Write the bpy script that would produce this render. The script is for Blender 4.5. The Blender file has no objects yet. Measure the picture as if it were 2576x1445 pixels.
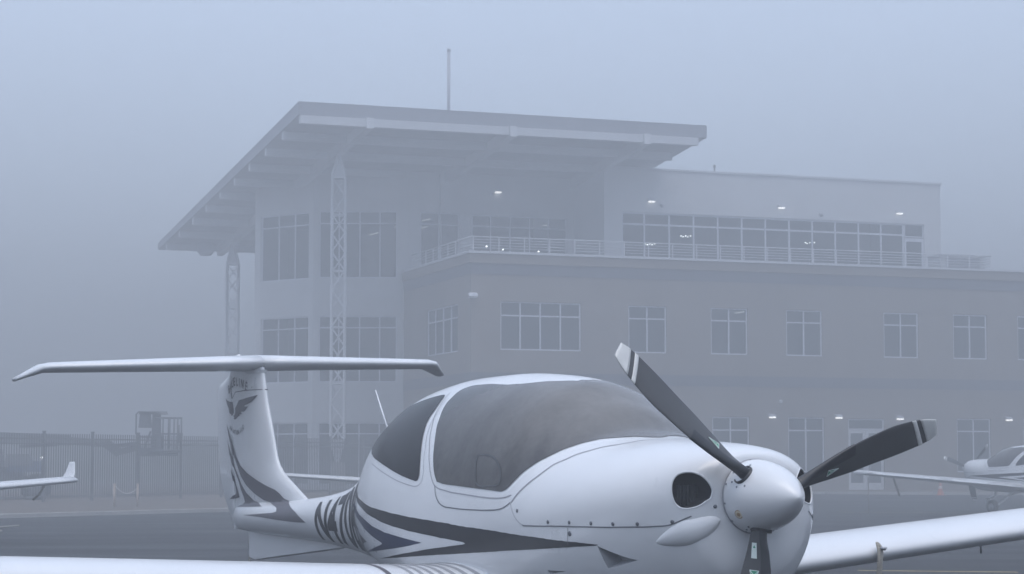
import bpy, bmesh, math, random
from math import sin, cos, tan, pi, radians, sqrt, atan2
from mathutils import Vector, Matrix
from mathutils.geometry import tessellate_polygon
random.seed(7)
scene = bpy.context.scene
COL = scene.collection

# ------------------------------------------------------------ camera
CAM_H = 1.33
cam_d = bpy.data.cameras.new("camera"); cam = bpy.data.objects.new("camera", cam_d); COL.objects.link(cam)
cam.location = (0, 0, CAM_H)
cam.rotation_euler = (radians(90) + math.atan(437.5 / 5600.0), 0, 0)
cam_d.sensor_width = 36.0; cam_d.lens = 5600.0 / 2576.0 * 36.0
cam_d.clip_start = 0.1; cam_d.clip_end = 3000.0
scene.camera = cam

# ------------------------------------------------------------ sky, light, exposure
SUN_EL, SUN_AZ = radians(72), radians(175)      # thick fog, a pale sun high behind the photographer
world = bpy.data.worlds.new("World"); scene.world = world; world.use_nodes = True
nt = world.node_tree; bg = nt.nodes["Background"]
sky = nt.nodes.new("ShaderNodeTexSky"); sky.sky_type = 'NISHITA'; sky.sun_disc = False
sky.sun_elevation = SUN_EL; sky.sun_rotation = SUN_AZ
sky.air_density = 1.0; sky.dust_density = 4.0; sky.ozone_density = 1.5
hsv = nt.nodes.new("ShaderNodeMixRGB"); hsv.blend_type = 'MIX'; hsv.inputs[0].default_value = 0.62
hsv.inputs[2].default_value = (4.85, 5.75, 7.45, 1)      # even overcast veil over the clear sky
# an overcast dome is about three times brighter overhead than at the horizon
wtc = nt.nodes.new("ShaderNodeTexCoord"); wsp = nt.nodes.new("ShaderNodeSeparateXYZ"); nt.links.new(wtc.outputs['Generated'], wsp.inputs[0])
wmr = nt.nodes.new("ShaderNodeMapRange"); wmr.inputs[1].default_value = 0.0; wmr.inputs[2].default_value = 1.0; wmr.inputs[3].default_value = 1.17; wmr.inputs[4].default_value = 1.25; nt.links.new(wsp.outputs['Z'], wmr.inputs[0])
wmu = nt.nodes.new("ShaderNodeMixRGB"); wmu.blend_type = 'MULTIPLY'; wmu.inputs[0].default_value = 1.0
nt.links.new(sky.outputs[0], hsv.inputs[1]); nt.links.new(hsv.outputs[0], wmu.inputs[1]); nt.links.new(wmr.outputs[0], wmu.inputs[2]); nt.links.new(wmu.outputs[0], bg.inputs[0])
bg.inputs[1].default_value = 0.13
sun_d = bpy.data.lights.new("sun", 'SUN'); sun_d.energy = 0.5; sun_d.angle = radians(45); sun_d.color = (1.0, 0.97, 0.93)
sun = bpy.data.objects.new("sun", sun_d); COL.objects.link(sun); sun.location = (-20, -20, 60)
sv = Vector((cos(SUN_EL) * sin(SUN_AZ), cos(SUN_EL) * cos(SUN_AZ), sin(SUN_EL)))
sun.rotation_euler = (-sv).to_track_quat('-Z', 'Y').to_euler()
scene.view_settings.view_transform = 'Standard'; scene.view_settings.look = 'None'
scene.view_settings.exposure = 0.74; scene.view_settings.gamma = 1.0
scene.cycles.volume_bounces = 2; scene.cycles.max_bounces = 8
scene.cycles.transparent_max_bounces = 16
scene.cycles.caustics_reflective = False; scene.cycles.caustics_refractive = False

# ------------------------------------------------------------ materials
MATS = {}
def mat(name, col, rough=0.5, metal=0.0, spec=0.5, coat=0.0, noise=0.0, nscale=5.0, bump=0.0, bscale=40.0, rvar=0.0, emit=None, estr=0.0, stretch=(1, 1, 1)):
    m = bpy.data.materials.new(name); m.use_nodes = True; t = m.node_tree; b = t.nodes["Principled BSDF"]
    b.inputs['Base Color'].default_value = (*col, 1); b.inputs['Roughness'].default_value = rough
    b.inputs['Metallic'].default_value = metal; b.inputs['Specular IOR Level'].default_value = spec
    b.inputs['Coat Weight'].default_value = coat; b.inputs['Coat Roughness'].default_value = 0.08
    tc = t.nodes.new('ShaderNodeTexCoord'); mp = t.nodes.new('ShaderNodeMapping'); mp.inputs['Scale'].default_value = stretch
    t.links.new(tc.outputs['Object'], mp.inputs[0])
    if noise > 0 or rvar > 0:
        n = t.nodes.new('ShaderNodeTexNoise'); n.inputs['Scale'].default_value = nscale; n.inputs['Detail'].default_value = 7; n.inputs['Roughness'].default_value = 0.62
        t.links.new(mp.outputs[0], n.inputs['Vector'])
        if noise > 0:
            r = t.nodes.new('ShaderNodeMapRange'); r.inputs[1].default_value = 0.25; r.inputs[2].default_value = 0.75
            r.inputs[3].default_value = 1 - noise; r.inputs[4].default_value = 1 + noise
            t.links.new(n.outputs[0], r.inputs[0])
            x = t.nodes.new('ShaderNodeMixRGB'); x.blend_type = 'MULTIPLY'; x.inputs[0].default_value = 1
            x.inputs[1].default_value = (*col, 1); t.links.new(r.outputs[0], x.inputs[2]); t.links.new(x.outputs[0], b.inputs['Base Color'])
        if rvar > 0:
            r = t.nodes.new('ShaderNodeMapRange'); r.inputs[1].default_value = 0.3; r.inputs[2].default_value = 0.7
            r.inputs[3].default_value = max(0.03, rough - rvar); r.inputs[4].default_value = rough + rvar
            t.links.new(n.outputs[0], r.inputs[0]); t.links.new(r.outputs[0], b.inputs['Roughness'])
    if bump > 0:
        n2 = t.nodes.new('ShaderNodeTexNoise'); n2.inputs['Scale'].default_value = bscale; n2.inputs['Detail'].default_value = 5
        t.links.new(mp.outputs[0], n2.inputs['Vector'])
        bp = t.nodes.new('ShaderNodeBump'); bp.inputs['Strength'].default_value = bump; bp.inputs['Distance'].default_value = 0.02
        t.links.new(n2.outputs[0], bp.inputs['Height']); t.links.new(bp.outputs[0], b.inputs['Normal'])
    if emit:
        b.inputs['Emission Color'].default_value = (*emit, 1); b.inputs['Emission Strength'].default_value = estr
    MATS[name] = m
    return m
mat('white_paint', (0.67, 0.68, 0.69), 0.33, coat=0.5, noise=0.035, nscale=3.0, rvar=0.07)
mat('frame_paint', (0.74, 0.75, 0.75), 0.35, noise=0.03)
mat('seam', (0.14, 0.145, 0.16), 0.7); mat('seam_soft', (0.30, 0.30, 0.33), 0.6); mat('vent_edge', (0.055, 0.058, 0.065), 0.4)
mat('stripe_dark', (0.018, 0.019, 0.023), 0.36, spec=0.3, noise=0.12, nscale=4)
mat('stripe_navy', (0.022, 0.030, 0.066), 0.36, spec=0.3, noise=0.1, nscale=4)
mat('stripe_grey', (0.085, 0.080, 0.095), 0.42, noise=0.12, nscale=8)
mat('grip', (0.27, 0.28, 0.30), 0.85, noise=0.15, nscale=60)
mat('grip_dark', (0.10, 0.095, 0.11), 0.85, noise=0.15, nscale=60)
mat('intake_dark', (0.012, 0.013, 0.017), 0.6)
mat('cooler_fin', (0.05, 0.055, 0.06), 0.5, metal=0.4)
mat('scoop_inside', (0.32, 0.33, 0.35), 0.5)
mat('prop_black', (0.050, 0.051, 0.054), 0.5, noise=0.25, nscale=14, rvar=0.08)
mat('prop_boot', (0.009, 0.010, 0.014), 0.45, noise=0.2, nscale=20)
mat('prop_white', (0.62, 0.62, 0.60), 0.5, noise=0.12, nscale=22)
mat('screw_steel', (0.17, 0.18, 0.20), 0.4, metal=0.8)
mat('steel', (0.35, 0.36, 0.38), 0.35, metal=0.9)
mat('decal_green', (0.03, 0.30, 0.17), 0.4); mat('decal_white', (0.66, 0.74, 0.70), 0.45)
mat('decal_gold', (0.33, 0.22, 0.12), 0.45); mat('decal_cream', (0.62, 0.55, 0.42), 0.45)
mat('rubber', (0.022, 0.022, 0.024), 0.75, noise=0.2, nscale=20)
mat('canvas', (0.30, 0.28, 0.24), 0.9, noise=0.35, nscale=18, bump=0.5, bscale=60)
mat('rope', (0.34, 0.32, 0.29), 0.9, noise=0.2, nscale=30)
mat('stucco_pale', (0.60, 0.61, 0.62), 0.9, noise=0.09, nscale=0.7, stretch=(1, 1, .25), bump=0.2, bscale=30)
mat('stucco_white', (0.66, 0.67, 0.68), 0.9, noise=0.07, nscale=0.6, stretch=(1, 1, .25), bump=0.2, bscale=30)
mat('stucco_tan', (0.300, 0.275, 0.265), 0.9, noise=0.07, nscale=0.7, bump=0.3, bscale=25)
mat('stucco_brown', (0.215, 0.185, 0.158), 0.9, noise=0.12, nscale=0.8, bump=0.3, bscale=25, stretch=(1, 1, .22))
mat('band_dark', (0.105, 0.110, 0.135), 0.85, noise=0.06, nscale=0.8)
mat('trim_light', (0.62, 0.63, 0.66), 0.6, noise=0.04)
mat('mullion', (0.64, 0.66, 0.72), 0.45)
mat('roof_edge', (0.25, 0.26, 0.29), 0.6, noise=0.06, nscale=1.0)
mat('soffit', (0.42, 0.42, 0.43), 0.8, noise=0.05, nscale=1.0)
mat('beam_paint', (0.60, 0.61, 0.63), 0.55, noise=0.04)
mat('column_paint', (0.66, 0.68, 0.71), 0.5, noise=0.04)
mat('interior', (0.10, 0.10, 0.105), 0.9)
mat('concrete', (0.34, 0.34, 0.33), 0.9, noise=0.15, nscale=2.5, bump=0.2)
mat('kerb', (0.40, 0.39, 0.37), 0.9, noise=0.12, nscale=2)
mat('mulch', (0.115, 0.095, 0.080), 0.95, noise=0.35, nscale=1.6, bump=0.5, bscale=12)
mat('fence_black', (0.13, 0.132, 0.14), 0.5)
mat('fence_picket', (0.085, 0.088, 0.095), 0.5)
mat('lift_grey', (0.13, 0.135, 0.15), 0.5, noise=0.15)
mat('lift_boom', (0.20, 0.21, 0.22), 0.5, noise=0.1)
mat('lift_blue', (0.05, 0.08, 0.16), 0.5)
mat('cone_orange', (0.42, 0.12, 0.075), 0.6); mat('cone_band', (0.7, 0.6, 0.55), 0.5)
mat('post_pale', (0.50, 0.42, 0.36), 0.7)
mat('chain', (0.55, 0.54, 0.52), 0.5)
mat('hvac', (0.50, 0.51, 0.53), 0.5, noise=0.05)
mat('line_yellow', (0.42, 0.33, 0.14), 0.8, noise=0.4, nscale=9)
mat('bank_grass', (0.075, 0.085, 0.06), 0.95, noise=0.3, nscale=0.4)
mat('lamp_on', (0.9, 0.9, 0.9), 0.5, emit=(1.0, 0.98, 0.95), estr=1.3)
mat('lamp_tube', (0.9, 0.9, 0.9), 0.5, emit=(1.0, 0.98, 0.95), estr=1.3)
mat('lamp_dot', (0.9, 0.9, 0.9), 0.5, emit=(1.0, 0.99, 0.97), estr=7.0)
mat('lamp_body', (0.45, 0.46, 0.50), 0.5)
mat('antenna_white', (0.75, 0.76, 0.78), 0.4)

# asphalt: fine aggregate, broad damp patches, faint seams along the lanes
m = mat('asphalt', (0.019, 0.020, 0.023), 0.70, spec=0.20, noise=0.34, nscale=0.35, bump=0.35, bscale=90, rvar=0.18, stretch=(.35, 1.6, 1))
# aircraft acrylic: dark tinted, fogged on the inside so it turns milky in drifting patches; sky reflection and heavier fogging coloured in towards front and top
def glass_aircraft(name, dark, fog, amount, rough, fog_sheen=0.0):
    m = bpy.data.materials.new(name); m.use_nodes = True; t = m.node_tree; b = t.nodes["Principled BSDF"]
    tc = t.nodes.new('ShaderNodeTexCoord'); mp = t.nodes.new('ShaderNodeMapping'); mp.inputs['Scale'].default_value = (1.0, 1.0, 0.55); mp.inputs['Rotation'].default_value = (0.3, 0.6, 0.2)
    n = t.nodes.new('ShaderNodeTexNoise'); n.inputs['Scale'].default_value = 2.2; n.inputs['Detail'].default_value = 9; n.inputs['Roughness'].default_value = 0.6; n.inputs['Distortion'].default_value = 0.6
    n2 = t.nodes.new('ShaderNodeTexNoise'); n2.inputs['Scale'].default_value = 34; n2.inputs['Detail'].default_value = 3
    t.links.new(tc.outputs['Object'], mp.inputs[0]); t.links.new(mp.outputs[0], n.inputs['Vector']); t.links.new(tc.outputs['Object'], n2.inputs['Vector'])
    r = t.nodes.new('ShaderNodeMapRange'); r.inputs[1].default_value = 0.38; r.inputs[2].default_value = 0.72; r.inputs[3].default_value = 0.0; r.inputs[4].default_value = amount
    t.links.new(n.outputs[0], r.inputs[0])
    mu = t.nodes.new('ShaderNodeMath'); mu.operation = 'MULTIPLY_ADD'; mu.inputs[1].default_value = 0.12; t.links.new(n2.outputs[0], mu.inputs[0]); t.links.new(r.outputs[0], mu.inputs[2])
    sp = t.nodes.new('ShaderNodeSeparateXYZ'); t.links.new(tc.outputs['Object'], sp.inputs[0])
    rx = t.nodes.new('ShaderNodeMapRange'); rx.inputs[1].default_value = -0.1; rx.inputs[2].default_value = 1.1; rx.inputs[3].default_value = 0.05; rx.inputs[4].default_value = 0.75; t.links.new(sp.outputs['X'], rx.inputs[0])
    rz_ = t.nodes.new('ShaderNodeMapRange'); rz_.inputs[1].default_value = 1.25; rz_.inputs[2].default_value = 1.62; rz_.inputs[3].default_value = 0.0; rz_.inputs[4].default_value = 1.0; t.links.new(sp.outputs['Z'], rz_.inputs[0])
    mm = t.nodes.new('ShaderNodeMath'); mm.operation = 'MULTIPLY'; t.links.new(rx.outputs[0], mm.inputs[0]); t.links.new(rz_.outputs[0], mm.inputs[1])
    m3 = t.nodes.new('ShaderNodeMath'); m3.operation = 'MULTIPLY_ADD'; m3.inputs[1].default_value = fog_sheen; t.links.new(mm.outputs[0], m3.inputs[0]); t.links.new(mu.outputs[0], m3.inputs[2])
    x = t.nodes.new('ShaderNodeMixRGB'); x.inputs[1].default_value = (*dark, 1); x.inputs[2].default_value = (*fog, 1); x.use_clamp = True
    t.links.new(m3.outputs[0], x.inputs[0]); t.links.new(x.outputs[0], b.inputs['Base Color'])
    b.inputs['Roughness'].default_value = rough; b.inputs['Specular IOR Level'].default_value = 0.20
    MATS[name] = m
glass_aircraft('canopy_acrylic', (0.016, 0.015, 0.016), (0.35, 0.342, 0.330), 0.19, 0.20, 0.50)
glass_aircraft('rear_acrylic', (0.012, 0.012, 0.015), (0.10, 0.10, 0.11), 0.08, 0.25)
MATS['rear_acrylic'].node_tree.nodes['Principled BSDF'].inputs['Specular IOR Level'].default_value = 0.07
# window panes of the building: see-through, tinted, reflecting
m = bpy.data.materials.new('pane'); m.use_nodes = True; t = m.node_tree; b = t.nodes["Principled BSDF"]; out = t.nodes["Material Output"]
b.inputs['Base Color'].default_value = (0.045, 0.055, 0.065, 1); b.inputs['Roughness'].default_value = 0.08
tr = t.nodes.new('ShaderNodeBsdfTransparent'); tr.inputs[0].default_value = (0.72, 0.78, 0.80, 1)
mx = t.nodes.new('ShaderNodeMixShader'); mx.inputs[0].default_value = 0.45
t.links.new(b.outputs[0], mx.inputs[1]); t.links.new(tr.outputs[0], mx.inputs[2]); t.links.new(mx.outputs[0], out.inputs[0]); MATS['pane'] = m

# ------------------------------------------------------------ helpers
def tag(o, label=None, cat=None, group=None, kind=None):
    if label: o['label'] = label
    if cat: o['category'] = cat
    if group: o['group'] = group
    if kind: o['kind'] = kind
    return o
def empty(name, loc=(0, 0, 0), rz=0.0, label=None, cat=None, group=None):
    o = bpy.data.objects.new(name, None); COL.objects.link(o); o.location = loc; o.rotation_euler = (0, 0, rz)
    o.empty_display_size = 0.2
    return tag(o, label, cat, group)
def link_mesh(name, me, parent=None, smooth=False, mats=()):
    for k in mats: me.materials.append(MATS[k])
    if smooth:
        me.polygons.foreach_set('use_smooth', [True] * len(me.polygons))
    o = bpy.data.objects.new(name, me); COL.objects.link(o)
    if parent: o.parent = parent
    return o
class MB:
    """collects vertices and faces in world (or thing) space; build() links them as ONE mesh object"""
    def __init__(s, origin=(0, 0, 0)): s.v = []; s.f = []; s.m = []; s.o = Vector(origin)
    def add(s, vs, fs, mi=0):
        b = len(s.v); s.v += [Vector(p) - s.o for p in vs]; s.f += [tuple(b + i for i in f) for f in fs]; s.m += [mi] * len(fs)
    def hexa(s, p, mi=0):      # 8 corners: bottom ring 0-3, top ring 4-7
        s.add(p, [(0, 3, 2, 1), (4, 5, 6, 7), (0, 1, 5, 4), (1, 2, 6, 5), (2, 3, 7, 6), (3, 0, 4, 7)], mi)
    def box(s, c, size, rz=0.0, mi=0):
        c = Vector(c); x = Vector((cos(rz), sin(rz), 0)) * size[0] / 2; y = Vector((-sin(rz), cos(rz), 0)) * size[1] / 2; z = Vector((0, 0, size[2] / 2))
        s.hexa([c - x - y - z, c + x - y - z, c + x + y - z, c - x + y - z, c - x - y + z, c + x - y + z, c + x + y + z, c - x + y + z], mi)
    def beam(s, a, b, w, h, up=(0, 0, 1), mi=0):
        a = Vector(a); b = Vector(b); d = (b - a).normalized(); up = Vector(up); x = d.cross(up).normalized() * w / 2; y = x.cross(d).normalized() * h / 2
        s.hexa([a - x - y, a + x - y, b + x - y, b - x - y, a - x + y, a + x + y, b + x + y, b - x + y], mi)
    def tube(s, pts, r, n=8, mi=0, cap=True):
        pts = [Vector(p) for p in pts]; rs = r if isinstance(r, (list, tuple)) else [r] * len(pts)
        rings = []; up = Vector((0, 0, 1)); prev = None
        for i, p in enumerate(pts):
            d = (pts[min(i + 1, len(pts) - 1)] - pts[max(i - 1, 0)]).normalized()
            x = d.cross(up) if prev is None else prev - d * prev.dot(d)
            if x.length < 1e-4: x = d.cross(Vector((1, 0, 0)))
            x.normalize(); prev = x.copy(); y = d.cross(x)
            rings.append([p + (x * cos(2 * pi * k / n) + y * sin(2 * pi * k / n)) * rs[i] for k in range(n)])
        vs = [q for g in rings for q in g]; fs = []
        for i in range(len(pts) - 1):
            for k in range(n): fs.append((i * n + k, i * n + (k + 1) % n, (i + 1) * n + (k + 1) % n, (i + 1) * n + k))
        if cap: fs += [tuple(range(n - 1, -1, -1)), tuple(range((len(pts) - 1) * n, len(pts) * n))]
        s.add(vs, fs, mi)
    def lathe(s, c, axis, prof, n=32, mi=0):      # prof: (distance along axis, radius)
        c = Vector(c); a = Vector(axis).normalized(); x = a.orthogonal().normalized(); y = a.cross(x); vs = []; fs = []
        for (t_, r_) in prof: vs += [c + a * t_ + (x * cos(2 * pi * k / n) + y * sin(2 * pi * k / n)) * max(r_, 1e-4) for k in range(n)]
        for i in range(len(prof) - 1):
            for k in range(n): fs.append((i * n + k, i * n + (k + 1) % n, (i + 1) * n + (k + 1) % n, (i + 1) * n + k))
        s.add(vs, fs, mi)
    def grid(s, rows, mi=0, close=False):
        n = len(rows[0]); fs = []
        for i in range(len(rows) - 1):
            for k in range(n if close else n - 1): fs.append((i * n + k, i * n + (k + 1) % n, (i + 1) * n + (k + 1) % n, (i + 1) * n + k))
        s.add([p for r_ in rows for p in r_], fs, mi)
    def build(s, name, mats, parent=None, smooth=False):
        me = bpy.data.meshes.new(name); me.from_pydata([tuple(p) for p in s.v], [], s.f); me.update()
        bm = bmesh.new(); bm.from_mesh(me); bmesh.ops.recalc_face_normals(bm, faces=bm.faces) ; bm.to_mesh(me); bm.free()
        if isinstance(mats, str): mats = [mats]
        me.polygons.foreach_set('material_index', s.m)
        return link_mesh(name, me, parent, smooth, mats)
def children(o): return [c for c in COL.objects if c.parent == o]
def copy_tree(o, parent=None):
    c = o.copy(); COL.objects.link(c); c.parent = parent
    for ch in CH.get(o.name, []): copy_tree(bpy.data.objects[ch], c)
    return c
CH = {}
def index_children():
    CH.clear()
    for o in COL.objects:
        if o.parent: CH.setdefault(o.parent.name, []).append(o.name)
def pchip(xk, yk, x):
    n = len(xk); h = [xk[i + 1] - xk[i] for i in range(n - 1)]; d = [(yk[i + 1] - yk[i]) / h[i] for i in range(n - 1)]
    m = [0.0] * n; m[0] = d[0]; m[-1] = d[-1]
    for i in range(1, n - 1):
        if d[i - 1] * d[i] > 0:
            w1 = 2 * h[i] + h[i - 1]; w2 = h[i] + 2 * h[i - 1]; m[i] = (w1 + w2) / (w1 / d[i - 1] + w2 / d[i])
    x = min(max(x, xk[0]), xk[-1]); i = 0
    while i < n - 2 and x > xk[i + 1]: i += 1
    t_ = (x - xk[i]) / h[i]
    return (1 + 2 * t_) * (1 - t_) ** 2 * yk[i] + t_ * (1 - t_) ** 2 * h[i] * m[i] + t_ * t_ * (3 - 2 * t_) * yk[i + 1] + t_ * t_ * (t_ - 1) * h[i] * m[i + 1]

# ============================================================ LIGHT AIRCRAFT (thing-local frame: x forward, y port, z up)
# u = metres aft of the spinner tip, w = metres to port, z = height
U0 = 2.6
def Lp(u, w, z): return Vector((U0 - u, w, z))
ST = [
[0.352,0.10,1.22,1.13,1.03,2.2,2.2],
[0.368,0.24,1.318,1.12,0.86,2.2,2.3],
[0.42,0.320,1.342,1.11,0.76,2.3,2.2],
[0.55,0.410,1.362,1.10,0.64,2.2,2.0],
[0.80,0.495,1.377,1.07,0.56,2.25,2.2],
[1.10,0.545,1.390,1.03,0.53,2.2,2.4],
[1.35,0.575,1.425,1.00,0.52,2.1,2.6],
[1.60,0.590,1.565,1.00,0.51,1.9,2.6],
[1.85,0.600,1.675,1.00,0.50,2.0,2.6],
[2.20,0.605,1.722,1.00,0.50,2.1,2.6],
[2.60,0.605,1.742,1.00,0.51,2.1,2.6],
[3.00,0.595,1.738,1.00,0.53,2.05,2.5],
[3.50,0.553,1.697,1.00,0.57,2.0,2.4],
[4.00,0.432,1.598,0.99,0.62,1.95,2.1],
[4.40,0.295,1.455,0.98,0.66,2.0,2.0],
[4.75,0.188,1.265,0.96,0.70,2.0,2.0],
[5.05,0.158,1.150,0.94,0.73,2.0,2.0],
[5.35,0.152,1.098,0.93,0.75,2.0,2.0],
[5.80,0.148,1.056,0.92,0.77,2.0,2.0],
[6.40,0.135,1.026,0.91,0.777,2.0,2.0],
[7.00,0.110,1.010,0.90,0.785,2.0,2.0],
[7.35,0.078,0.995,0.89,0.795,2.0,2.0],
[7.55,0.040,0.985,0.89,0.805,2.0,2.0],
[7.68,0.012,0.950,0.88,0.83,2.0,2.0],
]
SU = [r_[0] for r_ in ST]
def stat(u): return [pchip(SU, [r_[j] for r_ in ST], u) for j in range(1, 7)]
_cache = {}
def S(u, th):
    k = round(u, 5)
    if k not in _cache: _cache[k] = stat(u)
    hw, zt, zc, zb, nt_, nb = _cache[k]
    s_ = sin(th); c_ = cos(th); n = nt_ if c_ > 0 else nb
    w = hw * math.copysign(abs(s_) ** (2 / n), s_)
    z = zc + (zt - zc) * abs(c_) ** (2 / n) if c_ > 0 else zc - (zc - zb) * abs(c_) ** (2 / n)
    return Lp(u, w, z)
def SN(u, th):
    e = 2e-3; a = S(min(u + e, 7.66), th) - S(max(u - e, .353), th); b = S(u, th + 4e-3) - S(u, th - 4e-3)
    n = a.cross(b)
    if n.length < 1e-9: return Vector((1, 0, 0))
    n.normalize(); c = S(u, th) - Lp(u, 0, 0.98)
    return n if n.dot(c) > 0 else -n
def finhalf(u, z): return 0.045
def sidew(u, z):
    hw, zt, zc, zb, nt_, nb = stat(min(u, 7.67)); b = 0
    if zb < z < zt:
        n = nt_ if z > zc else nb; h = (zt - zc) if z > zc else (zc - zb); b = hw * (1 - (abs(z - zc) / h) ** n) ** (1 / n)
    return b
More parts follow.
